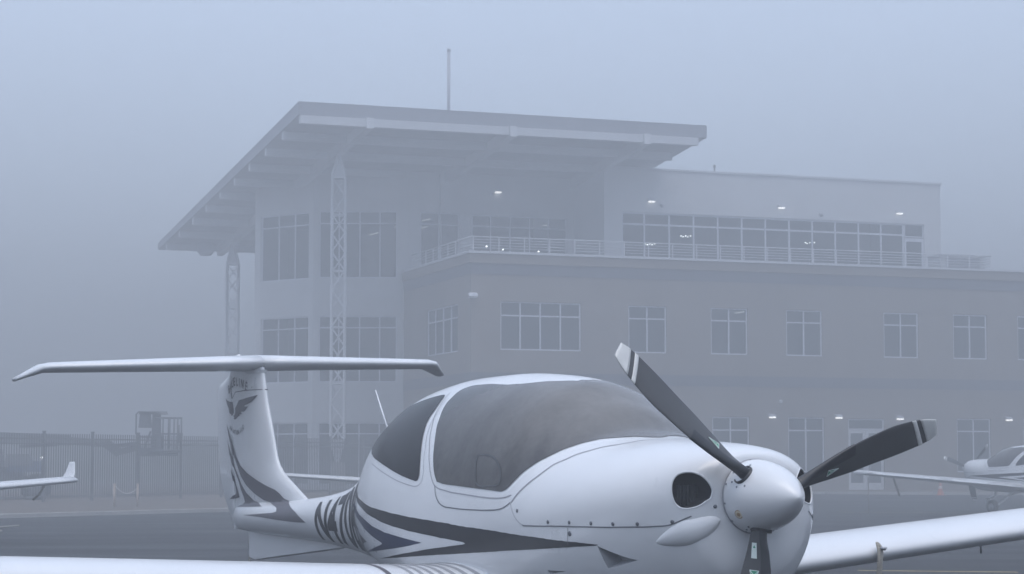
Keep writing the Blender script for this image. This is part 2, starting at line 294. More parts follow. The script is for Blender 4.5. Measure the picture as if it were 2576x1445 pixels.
DEC = {
'canopy':[(2.455,-1.3119),(2.359,-1.3265),(2.239,-1.3294),(2.123,-1.3323),(2.015,-1.3294),(1.91,-1.3235),(1.808,-1.3148),(1.714,-1.2974),(1.688,-1.2828),(1.662,-1.2595),(1.63,-1.2014),(1.603,-1.1461),(1.58,-1.0879),(1.542,-1.0152),(1.51,-0.9396),(1.478,-0.8668),(1.452,-0.7912),(1.434,-0.7156),(1.414,-0.6458),(1.396,-0.576),(1.382,-0.5032),(1.361,-0.4363),(1.347,-0.3665),(1.318,-0.3054),(1.294,-0.2443),(1.274,-0.1891),(1.259,-0.1309),(1.253,-0.0698),(1.21,-0.0291),(1.175,0.0087),(1.119,0.0349)],
'canopy_top':[(2.455,-1.3119),(2.493,-1.2741),(2.525,-1.2305),(2.575,-1.1403),(2.601,-1.0821),(2.633,-1.0181),(2.668,-0.9512),(2.712,-0.8814),(2.744,-0.8058),(2.793,-0.7214),(2.834,-0.6283),(2.837,-0.5701),(2.858,-0.5003),(2.849,-0.4392),(2.802,-0.4072),(2.744,-0.3869),(2.63,-0.3927),(2.534,-0.3898),(2.432,-0.3956),(2.335,-0.3956),(2.265,-0.3752),(2.193,-0.3578),(2.137,-0.3287),(2.088,-0.2967),(2.047,-0.2589),(2.003,-0.2269),(1.962,-0.1891),(1.933,-0.1454),(1.898,-0.1018),(1.869,-0.0524),(1.851,0.0058),(1.854,0.0814),(1.942,0.2443),(1.901,0.2822)],
'rear':[(3.94,-0.9541),(4.12,-0.797),(4.042,-0.6516),(3.838,-0.576),(3.718,-0.4974),(3.418,-0.5003),(3.158,-0.5032),(3.041,-0.5003),(2.995,-0.5207),(2.916,-0.6952),(2.91,-0.8087),(2.852,-0.9425),(2.75,-1.1374),(2.706,-1.2537),(2.706,-1.2915),(2.718,-1.3061),(2.75,-1.3119),(3.05,-1.2508),(3.394,-1.1519),(3.616,-1.0821)],
'S1':[(4.666,-1.1897),(4.018,-1.3875),(3.832,-1.4224),(3.695,-1.4486),(3.598,-1.469),(3.514,-1.4835),(3.441,-1.4952),(3.362,-1.501),(3.289,-1.5097),(3.216,-1.5155),(3.149,-1.5213),(3.085,-1.5301),(3.024,-1.533),(2.965,-1.5359),(2.907,-1.5417),(2.852,-1.5446),(2.796,-1.5504),(2.744,-1.5504),(2.694,-1.5533),(2.645,-1.5563),(2.598,-1.5592),(2.548,-1.5592),(2.502,-1.5621),(2.455,-1.565),(2.411,-1.5679),(2.365,-1.5679),(2.318,-1.5708),(2.274,-1.5708),(2.23,-1.5737),(2.187,-1.5737),(2.143,-1.5766),(2.099,-1.5766),(2.055,-1.5795),(2.015,-1.5795),(1.974,-1.5795),(1.933,-1.5824),(1.892,-1.5824),(1.851,-1.5853),(1.81,-1.5853),(1.773,-1.5882),(1.735,-1.5882),(1.7,-1.5912),(1.668,-1.5941),(1.633,-1.5941),(1.6,-1.597),(1.568,-1.5999),(1.533,-1.5999),(1.501,-1.6028),(1.466,-1.6057),(1.431,-1.6057),(1.396,-1.6086),(1.364,-1.6086),(1.332,-1.6115),(1.3,-1.6173),(1.268,-1.6232),(1.239,-1.6348),(1.21,-1.6435),(1.18,-1.6552),(1.151,-1.6668),(1.122,-1.6755),(1.096,-1.6872),(1.067,-1.6959),(1.04,-1.7046),(1.011,-1.7133),(0.985,-1.725),(0.959,-1.7337),(0.933,-1.7453),(0.909,-1.7541),(0.883,-1.7657),(0.86,-1.7744),(0.86,-1.7802),(0.886,-1.7773),(0.909,-1.7715),(0.935,-1.7657),(0.962,-1.7599),(0.991,-1.7541),(1.017,-1.7482),(1.046,-1.7424),(1.073,-1.7395),(1.102,-1.7337),(1.128,-1.7279),(1.157,-1.7221),(1.186,-1.7133),(1.215,-1.7075),(1.245,-1.7017),(1.274,-1.6959),(1.306,-1.693),(1.338,-1.693),(1.373,-1.6959),(1.408,-1.6988),(1.443,-1.7017),(1.478,-1.7046),(1.513,-1.7075),(1.551,-1.7104),(1.586,-1.7133),(1.624,-1.7162),(1.662,-1.7191),(1.7,-1.7221),(1.74,-1.7279),(1.778,-1.7308),(1.819,-1.7337),(1.86,-1.7395),(1.901,-1.7424),(1.945,-1.7482),(1.988,-1.7511),(2.032,-1.757),(2.079,-1.7628),(2.123,-1.7657),(2.172,-1.7715),(2.219,-1.7773),(2.268,-1.7831),(2.315,-1.789),(2.365,-1.7948),(2.414,-1.8006),(2.464,-1.8064),(2.516,-1.8151),(2.566,-1.821),(2.618,-1.8297),(2.671,-1.8384),(2.726,-1.85),(2.782,-1.8617),(2.84,-1.8733),(2.898,-1.8879),(2.96,-1.9024),(3.021,-1.917),(3.088,-1.9344),(3.152,-1.949),(3.222,-1.9664),(3.298,-1.9868),(3.383,-2.0129),(3.473,-2.042),(3.374,-2.0013),(3.286,-1.9693),(3.208,-1.9431),(3.135,-1.917),(3.07,-1.8966),(3.003,-1.8762),(2.945,-1.8588),(2.884,-1.8413),(2.828,-1.8268),(2.77,-1.8093),(2.718,-1.7977),(2.665,-1.7831),(2.615,-1.7715),(2.566,-1.7628),(2.519,-1.7541),(2.473,-1.7453),(2.426,-1.7395),(2.382,-1.7308),(2.335,-1.725),(2.292,-1.7162),(2.248,-1.7104),(2.204,-1.7046),(2.16,-1.6988),(2.117,-1.693),(2.09,-1.6872),(2.082,-1.6842),(2.088,-1.6784),(2.114,-1.6726),(2.158,-1.6697),(2.201,-1.6668),(2.248,-1.6639),(2.292,-1.661),(2.338,-1.6581),(2.385,-1.6581),(2.429,-1.6522),(2.473,-1.6493),(2.516,-1.6464),(2.563,-1.6435),(2.61,-1.6406),(2.656,-1.6377),(2.703,-1.6348),(2.753,-1.6319),(2.802,-1.6319),(2.858,-1.6261),(2.913,-1.6232),(2.971,-1.6173),(3.03,-1.6144),(3.088,-1.6086),(3.143,-1.6028),(3.196,-1.597),(3.254,-1.5912),(3.313,-1.5824),(3.368,-1.5737),(3.426,-1.5679),(3.488,-1.5563),(3.555,-1.5446),(3.63,-1.5243),(3.735,-1.4981),(3.89,-1.469),(4.03,-1.4341),(4.549,-1.3206),(4.753,-1.1374)],
'S2':[(4.724,-1.309),(4.605,-1.4108),(4.161,-1.4981),(3.98,-1.5272),(3.873,-1.5563),(3.733,-1.5737),(3.633,-1.5912),(3.56,-1.6057),(3.499,-1.6202),(3.447,-1.6377),(3.383,-1.6464),(3.321,-1.6552),(3.263,-1.6639),(3.208,-1.6755),(3.143,-1.6784),(3.079,-1.6842),(3.021,-1.6872),(2.963,-1.693),(2.907,-1.6959),(2.849,-1.6988),(2.796,-1.7017),(2.741,-1.7046),(2.688,-1.7075),(2.639,-1.7104),(2.694,-1.725),(2.747,-1.7366),(2.808,-1.7541),(2.866,-1.7686),(2.928,-1.7861),(2.992,-1.8006),(3.056,-1.8181),(3.126,-1.8355),(3.199,-1.853),(3.275,-1.8733),(3.348,-1.8937),(3.42,-1.914),(3.505,-1.9402),(3.622,-1.9809),(3.95,-2.12),(4.28,-2.29),(4.05,-2.145),(3.838,-2.0449),(3.581,-1.9344),(3.479,-1.8879),(3.397,-1.853),(3.324,-1.8239),(3.292,-1.8064),(3.286,-1.7977),(3.31,-1.789),(3.362,-1.7744),(3.418,-1.7599),(3.473,-1.7453),(3.525,-1.725),(3.587,-1.7075),(3.66,-1.6901),(3.735,-1.6639),(3.832,-1.6377),(3.957,-1.6086),(4.144,-1.5737),(4.45,-1.5301),(4.672,-1.4341),(4.739,-1.3381)],
'S3':[(4.47,-1.68),(4.36,-1.78),(4.2,-1.825),(4.062,-1.8355),(3.91,-1.8442),(3.776,-1.85),(3.677,-1.8617),(3.98,-1.9693),(4.3,-2.1),(4.45,-2.22),(4.36,-2.04),(4.27,-1.94),(4.29,-1.88),(4.42,-1.8)],
'seam_cowl':[(1.455,-1.5446),(1.446,-1.5533),(1.37,-1.5504),(1.3,-1.5533),(1.23,-1.5679),(1.166,-1.5766),(1.09,-1.5882),(1.017,-1.6028),(0.947,-1.6173),(0.877,-1.6348),(0.813,-1.6522),(0.755,-1.6697),(0.699,-1.6872),(0.647,-1.7075),(0.598,-1.7279),(0.553,-1.7424),(0.509,-1.7482),(0.47,-1.7511),(0.444,-1.7337),(0.421,-1.7162),(0.392,-1.6901),(0.368,-1.7162),(0.362,-1.7191),(0.358,-1.6988)],
'seam_cowl_vert':[(1.067,-1.5999),(1.07,-1.6319),(1.078,-1.7221)],
'seam_canopy':[(2.986,-0.4712),(2.939,-0.5789),(2.89,-0.6778),(2.86,-0.765),(2.79,-0.8698),(2.741,-0.9628),(2.7,-1.0239),(2.662,-1.085),(2.636,-1.1403),(2.595,-1.1985),(2.563,-1.2537),(2.499,-1.3294),(2.432,-1.3584),(2.338,-1.3672),(2.245,-1.3788),(2.128,-1.3817),(2.018,-1.3817),(1.904,-1.3788),(1.793,-1.3701),(1.685,-1.341),(1.606,-1.2915),(1.647,-1.2566)],
'seam_sill':[(2.475,-1.3381),(2.452,-1.4021),(2.403,-1.4515),(2.33,-1.4748),(2.23,-1.4777),(2.134,-1.4806),(2.041,-1.4777),(1.95,-1.4719),(1.863,-1.4661),(1.778,-1.4544),(1.7,-1.4341),(1.641,-1.3992),(1.603,-1.3584),(1.603,-1.3497)],
'seam_front':[(1.592,-1.3526),(1.551,-1.2625),(1.513,-1.1956),(1.478,-1.1257),(1.44,-1.0472),(1.411,-0.9599),(1.39,-0.8727),(1.358,-0.8058),(1.329,-0.7418),(1.309,-0.672),(1.277,-0.6138),(1.248,-0.5527),(1.227,-0.4887),(1.192,-0.4305),(1.163,-0.3723),(1.145,-0.3113),(1.134,-0.2473),(1.134,-0.1745),(1.11,-0.1251),(1.105,-0.064)],
'seam_rear':[(3.633,-1.1286),(3.348,-1.2188),(3.175,-1.2654),(3.027,-1.3032),(2.895,-1.3265),(2.773,-1.3468),(2.706,-1.3468),(2.659,-1.3206),(2.653,-1.2537),(2.677,-1.1985),(2.703,-1.1403),(2.723,-1.0821),(2.753,-1.0239),(2.79,-0.9599),(2.811,-0.8959),(2.84,-0.829),(2.843,-0.7709),(2.858,-0.7069),(2.901,-0.5818)],
'screws':[(1.519,-1.4137),(1.227,-1.5301),(1.055,-1.5737),(0.892,-1.6057),(0.746,-1.6464),(0.609,-1.6959),(0.454,-1.7191),(0.361,-1.6435),(1.055,-1.6406)],
'intake':[(0.46,-1.0559),(0.445,-1.0065),(0.426,-0.9832),(0.401,-0.9919),(0.381,-1.0297),(0.366,-1.1345),(0.362,-1.2886),(0.362,-1.4254),(0.363,-1.5272),(0.372,-1.5795),(0.398,-1.5912),(0.422,-1.5737),(0.439,-1.5301),(0.45,-1.4108),(0.459,-1.277),(0.464,-1.149)],
'blister':[(0.523,-1.8937),(0.361,-1.9082),(0.382,-1.7046),(0.396,-2.0449),(0.409,-1.8384)],
'naca':[(0.865,-1.7861),(0.836,-1.9955),(0.653,-2.0071)],
'naca2':[(1.277,-1.885),(1.137,-1.9373),(1.265,-1.9257)],
'vent':[(1.983,-1.2857),(2.038,-1.1345),(2.035,-1.0996),(2.0,-1.085),(1.892,-1.0734),(1.816,-1.1025),(1.758,-1.1548),(1.738,-1.2217),(1.749,-1.2683),(1.93,-1.3119)],
'dirt':[(0.676,-0.6632),(0.553,-0.6429)],
'reg':[(5.532,-1.6173),(5.57,-0.8029),(5.608,-2.5307),(5.305,-1.6144),(5.077,-1.6173),(5.001,-1.6348),(5.001,-1.6406)],
'antenna':[(4.033,-0.6429)],
'F1':[(7.745,1.559),(7.681,1.513),(7.592,1.422),(7.504,1.338),(7.478,1.318),(7.38,1.257),(7.223,1.208),(7.012,1.162),(6.786,1.122),(6.602,1.095),(6.513,1.072),(6.424,1.039),(6.163,1.005),(5.915,0.961),(5.693,0.9),(5.916,0.897),(6.286,0.902),(6.689,0.912),(7.162,0.915),(6.702,0.935),(6.423,0.947),(6.346,0.957),(6.387,0.979),(6.499,0.993),(6.848,1.021),(7.094,1.071),(7.267,1.123),(7.384,1.183),(7.461,1.25),(7.539,1.312),(7.578,1.335),(7.666,1.445)],
'F2':[(7.731,1.449),(7.678,1.395),(7.64,1.362),(7.581,1.306),(7.523,1.238),(7.454,1.189),(7.387,1.128),(7.27,1.068),(7.096,1.017),(6.757,0.982),(7.138,0.972),(7.52,0.964),(7.374,0.985),(7.313,1.001),(7.332,1.031),(7.409,1.091),(7.447,1.14),(7.524,1.207),(7.603,1.269),(7.672,1.343)],
'F3':[(7.636,1.234),(7.576,1.188),(7.528,1.127),(7.48,1.078),(7.448,1.032),(7.575,1.021),(7.703,1.013),(7.594,1.04),(7.536,1.059),(7.55,1.108),(7.598,1.17)],
'E1':[(7.764,1.746),(7.717,1.731),(7.63,1.717),(7.55,1.715),(7.528,1.667),(7.522,1.639),(7.564,1.618),(7.601,1.616),(7.591,1.627),(7.634,1.631),(7.665,1.645),(7.651,1.654),(7.683,1.664),(7.655,1.667),(7.688,1.679),(7.724,1.705)],
'E2':[(7.478,1.672),(7.45,1.682),(7.422,1.698),(7.375,1.722),(7.195,1.734),(6.98,1.75),(7.019,1.73),(7.09,1.704),(7.162,1.692),(7.242,1.682),(7.234,1.675),(7.163,1.673),(7.217,1.65),(7.262,1.638),(7.316,1.641),(7.334,1.635),(7.299,1.625),(7.326,1.622),(7.38,1.623),(7.363,1.611),(7.408,1.609),(7.455,1.593),(7.492,1.587),(7.537,1.595),(7.509,1.603),(7.542,1.614),(7.499,1.622),(7.48,1.644)],
'letters':[(7.651,1.811),(7.593,1.84),(7.543,1.849),(7.487,1.859),(7.414,1.856),(7.354,1.849),(7.284,1.838),(7.196,1.819),(7.08,1.806)],
'letters2':[(7.628,1.53),(7.597,1.517),(7.569,1.509),(7.537,1.501),(7.509,1.497),(7.478,1.495),(7.445,1.496),(7.414,1.498),(7.377,1.504),(7.341,1.513),(7.286,1.533)],
'finseam':[(7.615,1.888),(7.586,1.809),(7.558,1.741),(7.472,1.783),(7.192,1.789),(6.861,1.785)],
'rudderhinge':[(7.556,1.74),(7.462,1.184),(7.081,0.934)],
}
# ---- 2-D outline(s) laid on a curved surface
def conform(name, polys, mapf, parent, mats, du=0.04, dv=0.05, normf=None, mesh2d=None):
    bm = bmesh.new()
    if mesh2d is None:
        for poly in polys:
            vs = [bm.verts.new((x, y, 0)) for x, y in poly]
            for t3 in tessellate_polygon([[Vector((x, y, 0)) for x, y in poly]]):
                try: bm.faces.new([vs[i] for i in t3])
                except ValueError: pass
    else:
        vs, fs = mesh2d; bv = [bm.verts.new((x, y, 0)) for x, y in vs]
        for f in fs:
            try: bm.faces.new([bv[i] for i in f])
            except ValueError: pass
    bmesh.ops.triangulate(bm, faces=bm.faces, quad_method='FIXED', ngon_method='EAR_CLIP')
    xs = [v.co.x for v in bm.verts]; ys = [v.co.y for v in bm.verts]
    for ax, lo, hi, st in ((0, min(xs), max(xs), du), (1, min(ys), max(ys), dv)):
        k = math.floor(lo / st) + 1
        while k * st < hi:
            co = (k * st, 0, 0) if ax == 0 else (0, k * st, 0); no = (1, 0, 0) if ax == 0 else (0, 1, 0)
            bmesh.ops.bisect_plane(bm, geom=bm.verts[:] + bm.edges[:] + bm.faces[:], dist=1e-6, plane_co=co, plane_no=no); k += 1
    nr = []
    for v in bm.verts:
        x, y = v.co.x, v.co.y; v.co = mapf(x, y)
        if normf: nr.append(normf(x, y))
    me = bpy.data.meshes.new(name); bm.verts.ensure_lookup_table()
    if normf:   # face winding to agree with surface normal
        for f in bm.faces:
            f.normal_update()
            i = f.verts[0].index
        bm.verts.index_update()
        for f in bm.faces:
            if f.normal.dot(nr[f.verts[0].index]) < 0: f.normal_flip()
    bm.to_mesh(me); bm.free()
    o = link_mesh(name, me, parent, True, mats)
    if normf: me.normals_split_custom_set_from_vertices([tuple(n) for n in nr])
    return o
def surf(off):
    return lambda u, th: S(u, th) + SN(u, th) * off
def skin(name, key_or_poly, parent, m, off=0.002, mirror=False, du=0.04, dv=0.05):
    P = DEC[key_or_poly] if isinstance(key_or_poly, str) else key_or_poly
    if mirror: P = [(u, -th) for u, th in P][::-1]
    return conform(name, [P], surf(off), parent, [m], du, dv, SN)
def smooth_poly(P, it=2, closed=True):
    for _ in range(it):
        Q = []
        n = len(P)
        for i in range(n if closed else n - 1):
            a = P[i]; b = P[(i + 1) % n]
            Q.append((a[0] * .75 + b[0] * .25, a[1] * .75 + b[1] * .25)); Q.append((a[0] * .25 + b[0] * .75, a[1] * .25 + b[1] * .75))
        P = Q if closed else [P[0]] + Q + [P[-1]]
    return P
def ribbon(name, line, parent, m, width=0.006, off=0.0015, mirror=False, it=2, proud=0.0):
    P = smooth_poly([(u, -th if mirror else th) for u, th in line], it, False)
    pts = [S(u, th) + SN(u, th) * off for u, th in P]; nn = [SN(u, th) for u, th in P]
    mb = MB(); rows = []
    for i, p in enumerate(pts):
        d = (pts[min(i + 1, len(pts) - 1)] - pts[max(i - 1, 0)]).normalized(); x = d.cross(nn[i]).normalized() * width / 2
        if proud > 0: rows.append([p - x, p - x * .6 + nn[i] * proud, p + x * .6 + nn[i] * proud, p + x])
        else: rows.append([p - x, p + x])
    mb.grid(rows); return mb.build(name, m, parent, True)
def foil(x, t):      # half thickness of a chord-1 aerofoil
    return 5 * t * (0.2969 * sqrt(max(x, 0)) - 0.1260 * x - 0.3516 * x * x + 0.2843 * x ** 3 - 0.1036 * x ** 4)
def foil_loop(x0, x1, n, t, camber=0.0):
    up = []; lo = []
    for i in range(n + 1):
        b = i / n; x = x0 + (x1 - x0) * (1 - cos(pi * b)) / 2 if x0 == 0 else x0 + (x1 - x0) * b
        c = camber * 4 * x * (1 - x); y = foil(x, t); up.append((x, c + y)); lo.append((x, c - y))
    return up[::-1] + lo[(1 if x0 == 0 else 0):]
def lifting(name, secs, x0, x1, parent, m, camber=0.0, n=18, caps=True, smooth=True):
    """secs: (leading edge point, chord vector, thickness direction, thickness ratio)"""
    mb = MB(); rows = []
    for le, ch, td, t in secs:
        rows.append([le + ch * x + td * (y * ch.length) for x, y in foil_loop(x0, x1, n, t, camber)])
    mb.grid(rows, close=True)
    if caps:
        k = len(rows[0]); mb.f.append(tuple(range(k))); mb.f.append(tuple(range((len(rows) - 1) * k, len(rows) * k))); mb.m += [0, 0]
    o = mb.build(name, m, parent, smooth)
    return o
def flat_normals(o, ang=35):
    me = o.data
    try: me.set_sharp_from_angle(angle=radians(ang))
    except Exception: pass
# ---- wing shape
WV = [0.45, 0.58, 0.72, 0.90, 1.15, 1.50, 5.45]
WLE = [1.60, 1.74, 1.86, 1.93, 1.965, 1.98, 2.13]
WCH = [2.00, 1.72, 1.48, 1.34, 1.27, 1.235, 0.93]
WZ = [0.655, 0.668, 0.682, 0.700, 0.720, 0.747, 1.035]
WT = [0.150, 0.140, 0.142, 0.143, 0.143, 0.142, 0.120]
def wing_sec(v, side):
    le = Lp(pchip(WV, WLE, v), side * v, pchip(WV, WZ, v)); c = pchip(WV, WCH, v); t = pchip(WV, WT, v)
    return le, Vector((-1, 0, -0.035)).normalized() * c, Vector((0, 0, 1)), t
def wing_pt(v, x, side, upper=True, off=0.0):
    le, ch, td, t = wing_sec(v, side); c = 0.025 * 4 * x * (1 - x); y = foil(x, t)
    return le + ch * x + td * ((c + (y if upper else -y)) * ch.length + (off if upper else -off))
def text2d(s, size=1.0, bold=0.0):
    cu = bpy.data.curves.new('t', 'FONT'); cu.body = s; cu.size = size; cu.resolution_u = 3; cu.offset = bold
    o = bpy.data.objects.new('t', cu); COL.objects.link(o); dg = bpy.context.evaluated_depsgraph_get(); me = o.evaluated_get(dg).to_mesh()
    vs = [(v.co.x, v.co.y) for v in me.vertices]; fs = [tuple(p.vertices) for p in me.polygons]
    o.evaluated_get(dg).to_mesh_clear(); bpy.data.objects.remove(o); bpy.data.curves.remove(cu)
    return vs, fs

def make_aircraft():
    A = empty('light_aircraft')
    # ---------- fuselage with real recesses for the two intakes and the side scoops
    mb = MB(); rows = []; us = []
    u = 0.352
    while u < 7.68: us.append(u); u += 0.004 if u < .42 else 0.012 if u < 0.7 else 0.035
    us.append(7.68); NT = 112
    for u in us: rows.append([S(u, -pi + 2 * pi * k / NT) for k in range(NT)])
    mb.grid(rows, close=True)
    k = NT; mb.f.append(tuple(range(k))); mb.f.append(tuple(range((len(rows) - 1) * k, len(rows) * k))); mb.m += [0, 0]
    fus = mb.build('fuselage', ['white_paint', 'intake_dark', 'scoop_inside'], A, True)
    cut = MB()
    loop = DEC['intake']; lc = (sum(q[0] for q in loop) / len(loop), sum(q[1] for q in loop) / len(loop)); loop = smooth_poly([(.354 + (q[0] - .354) * 1.04, lc[1] + (q[1] - lc[1]) * 1.06) for q in loop], 2)
    for sg in (1, -1):
        P = [S(u, th * sg) for u, th in loop]; c = sum(P, Vector()) / len(P)
        fr = [p + Vector((0.10, 0, 0)) for p in P]; bk = [c + (p - c) * 0.9 + Vector((-0.34, 0, 0)) - Vector((p.x - c.x, 0, 0)) for p in P]
        n = len(P); cut.add(fr + P + bk, [(i, (i + 1) % n, n + (i + 1) % n, n + i) for i in range(n)] + [(n + i, n + (i + 1) % n, 2 * n + (i + 1) % n, 2 * n + i) for i in range(n)] + [tuple(range(n)), tuple(range(3 * n - 1, 2 * n - 1, -1))], 1)
    def scoop(tri, depth, sg):
        a, b, c = [(S(u, th * sg), SN(u, th * sg)) for u, th in tri]
        a0 = a[0] + a[1] * .03; b0 = b[0] + b[1] * .03; c0 = c[0] + c[1] * .03; a1 = a[0] - a[1] * depth; b1 = b[0] - b[1] * depth; c1 = c[0] - c[1] * 0.004
        cut.add([a0, b0, c0, a1, b1, c1], [(0, 1, 2), (5, 4, 3), (0, 3, 4, 1), (1, 4, 5, 2), (2, 5, 3, 0)], 2)
    for sg in (1, -1):
        scoop(DEC['naca'], 0.085, sg); scoop(DEC['naca2'], 0.03, sg)
    co = cut.build('cutter', ['white_paint', 'intake_dark', 'scoop_inside'])
    md = fus.modifiers.new('b', 'BOOLEAN'); md.operation = 'DIFFERENCE'; md.object = co; md.solver = 'EXACT'
    dg = bpy.context.evaluated_depsgraph_get(); me2 = bpy.data.meshes.new_from_object(fus.evaluated_get(dg)); old = fus.data
    fus.modifiers.clear(); fus.data = me2; bpy.data.meshes.remove(old); me2.name = 'fuselage'
    cm = co.data; bpy.data.objects.remove(co); bpy.data.meshes.remove(cm); flat_normals(fus, 40)
    for sg in (1, -1):
        P = [S(u, th * sg) + SN(u, th * sg) * -0.002 for u, th in loop]; mb = MB(); mb.tube(P + [P[0], P[1]], 0.0045, 8, cap=False); mb.build('intake_lip', 'white_paint', A, True)
    # finned cooler plate deep inside each intake
    for sg in (-1, 1):
        mb = MB()
        for k in range(8): mb.box(Lp(.475, sg * (.175 + .0175 * k), 1.145), (.012, .004, .095))
        mb.box(Lp(.49, sg * .236, 1.145), (.006, .135, .10)); mb.build('cooler', 'cooler_fin', A)
    # ---------- glazing
    half = [q for q in DEC['canopy'] if q[1] < -.1]; top = [q for q in DEC['canopy_top'][1:] if q[1] < -.1]
    P = smooth_poly(half, 1, False)
    T_ = smooth_poly([DEC['canopy'][0]] + top, 1, False)
    left = P + [(1.228, -0.09), (1.20, -.045), (1.19, 0.0)]
    roof = T_ + [(1.915, -0.05), (1.90, 0.0)]
    poly_half = roof[::-1] + left[1:]           # from the roof centre back round the sill to the windscreen base
    poly = poly_half + [(u, -th) for u, th in poly_half[1:-1]][::-1]
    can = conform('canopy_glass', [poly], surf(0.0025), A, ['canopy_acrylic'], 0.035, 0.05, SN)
    for mir in (False, True):
        ribbon('vent_window', DEC['vent'] + [DEC['vent'][0]], can, 'vent_edge', 0.007, 0.0045, mir, 2)
        skin('rear_window', smooth_poly(DEC['rear'], 1), A, 'rear_acrylic', 0.0025, mir)
        ribbon('canopy_seam', DEC['seam_canopy'][:-1], A, 'seam_soft', 0.006, 0.0015, mir)
        ribbon('canopy_sill_seam', DEC['seam_sill'], A, 'seam', 0.006, 0.0018, mir)
        ribbon('canopy_front_edge', [q for q in DEC['seam_front'] if q[1] < -.1] + [(1.07, 0.0)], A, 'seam_soft', 0.009, 0.0015, mir)
        ribbon('window_seam', DEC['seam_rear'], A, 'seam_soft', 0.004, 0.0012, mir)
        ribbon('cowl_seam', [q for q in DEC['seam_cowl'] if q[0] > .372], A, 'seam', 0.006, 0.0015, mir)
        ribbon('panel_seam', DEC['seam_cowl_vert'], A, 'stripe_grey', 0.003, 0.0015, mir)
        ribbon('panel_seam', [(1.60, -1.357), (1.56, -1.44), (1.50, -1.52), (1.455, -1.545)], A, 'seam_soft', 0.003, 0.0012, mir)
        ribbon('tail_joint', [(4.72, -.35), (4.74, -1.0), (4.74, -1.6), (4.72, -2.3), (4.70, -2.8)], A, 'stripe_grey', 0.003, 0.0012, mir)
        for key, m_ in (('S1', 'stripe_dark'), ('S2', 'stripe_navy'), ('S3', 'stripe_dark')):
            skin('side_stripe', key, A, m_, 0.0012, mir, 0.05, 0.04)
        for i, (u, th) in enumerate(DEC['screws']):
            th = -th if mir else th; p = S(u, th); n = SN(u, th); mb = MB(); r_ = 0.0115 if i == 8 else 0.0085
            mb.lathe(p, n, [(0.0, r_), (0.003, r_), (0.004, r_ * .7), (0.004, 0)], 14); mb.build('screw', 'screw_steel', A, True)
    # ---------- cheek blisters under the intakes
    for sg in (1,):
        a = S(0.53, -1.90 * sg); b = Lp(0.352, -0.186 * sg, 1.044); c = (a + b) / 2; n = SN(0.41, -1.84 * sg); x = (b - a); L_ = x.length * .5 + .012; x.normalize(); y = n.cross(x).normalized(); z = x.cross(y)
        if z.dot(n) < 0: z = -z
        mb = MB(); rows = []
        for i in range(25):
            q = -1 + 2 * i / 24; wd = (1 - abs(q) ** 1.9) ** 0.80 * (1 + 0.15 * q); rows.append([c + n * (.002 - .008 * abs(q)) + x * (q * L_) + (y * cos(2 * pi * k / 28) * 0.063 + z * sin(2 * pi * k / 28) * 0.054) * max(wd, 1e-3) for k in range(28)])
        mb.grid(rows, close=True); mb.build('cowl_blister', 'white_paint', A, True)
    # ---------- fin, rudder, tailplane
    zk = [0.93, 1.04, 1.20, 1.27, 1.33, 1.51, 1.70, 1.84, 1.95]
    lk = [5.76, 6.08, 6.54, 6.655, 6.695, 6.78, 6.88, 6.93, 6.96]
    tz = [0.80, 0.90, 1.04, 1.23, 1.50, 1.81, 1.895, 1.92, 1.95]; tk = [7.66, 7.76, 7.90, 8.00, 8.03, 8.03, 7.79, 7.70, 7.66]
    def lin(xk, yk, x):
        for i in range(len(xk) - 1):
            if x <= xk[i + 1]: return yk[i] + (yk[i + 1] - yk[i]) * max(0, (x - xk[i])) / (xk[i + 1] - xk[i])
        return yk[-1]
    def te(z): return pchip(tz, tk, z)
    def finsecs(z0, z1, n):
        o = []
        for i in range(n + 1):
            z = z0 + (z1 - z0) * i / n; a = lin(zk, lk, z); b = 8.02
            o.append((Lp(a, 0, z), Vector((-(b - a), 0, 0)), Vector((0, 1, 0)), 0.095 / (b - a)))
        return o
    def fx(u, z): a = lin(zk, lk, z); return (u - a) / (8.02 - a), 8.02 - a
    def finh(u, z):
        if z < .93: return 0
        x, c = fx(u, z); return foil(min(max(x, 0), 1), 0.095 / c) * c + max(0, .012 * (1 - x)) * 0
    mb = MB(); rows = []
    for i in range(41):
        z = 0.93 + (1.945 - 0.93) * i / 40; x1 = fx(7.57 + .02 * (z - 1.2), z)[0]; a = lin(zk, lk, z); c = 8.02 - a
        rows.append([Lp(a + x * c, y * c, z) for x, y in foil_loop(0, x1, 20, 0.095 / c)])
    mb.grid(rows, close=True); mb.build('vertical_fin', 'white_paint', A, True)
    mb = MB(); rows = []
    for i in range(61):
        z = 0.805 + (1.94 - 0.805) * i / 60; a = 7.585 + .02 * (z - 1.2); b = max(te(z), a + .02); h0 = 0.034 if z > .93 else 0.030; row = []
        for k in range(9): q = k / 8; row.append(Lp(b + (a - b) * q, h0 * min(1, q * 1.0 + .06) * (1 if q < .97 else .8), z))
        for k in range(9): q = 1 - k / 8; row.append(Lp(b + (a - b) * q, -h0 * min(1, q * 1.0 + .06) * (1 if q < .97 else .8), z))
        rows.append(row)
    mb.grid(rows, close=True); kk = 18; mb.f.append(tuple(range(kk))); mb.f.append(tuple(range(60 * kk, 61 * kk))); mb.m += [0, 0]
    rud = mb.build('rudder', 'white_paint', A, True); flat_normals(rud)
    # hinge gap and the seam under the tailplane, as dark strips in the gap
    mb = MB()
    for s_ in (-1, 1): mb.add([Lp(7.566 + .02 * (z - 1.2), s_ * 0.0355, z) for z in (1.74, 1.90)] + [Lp(7.580 + .02 * (z - 1.2), s_ * 0.0355, z) for z in (1.90, 1.74)], [(0, 1, 2, 3)])
    mb.build('rudder_gap', 'seam', A)
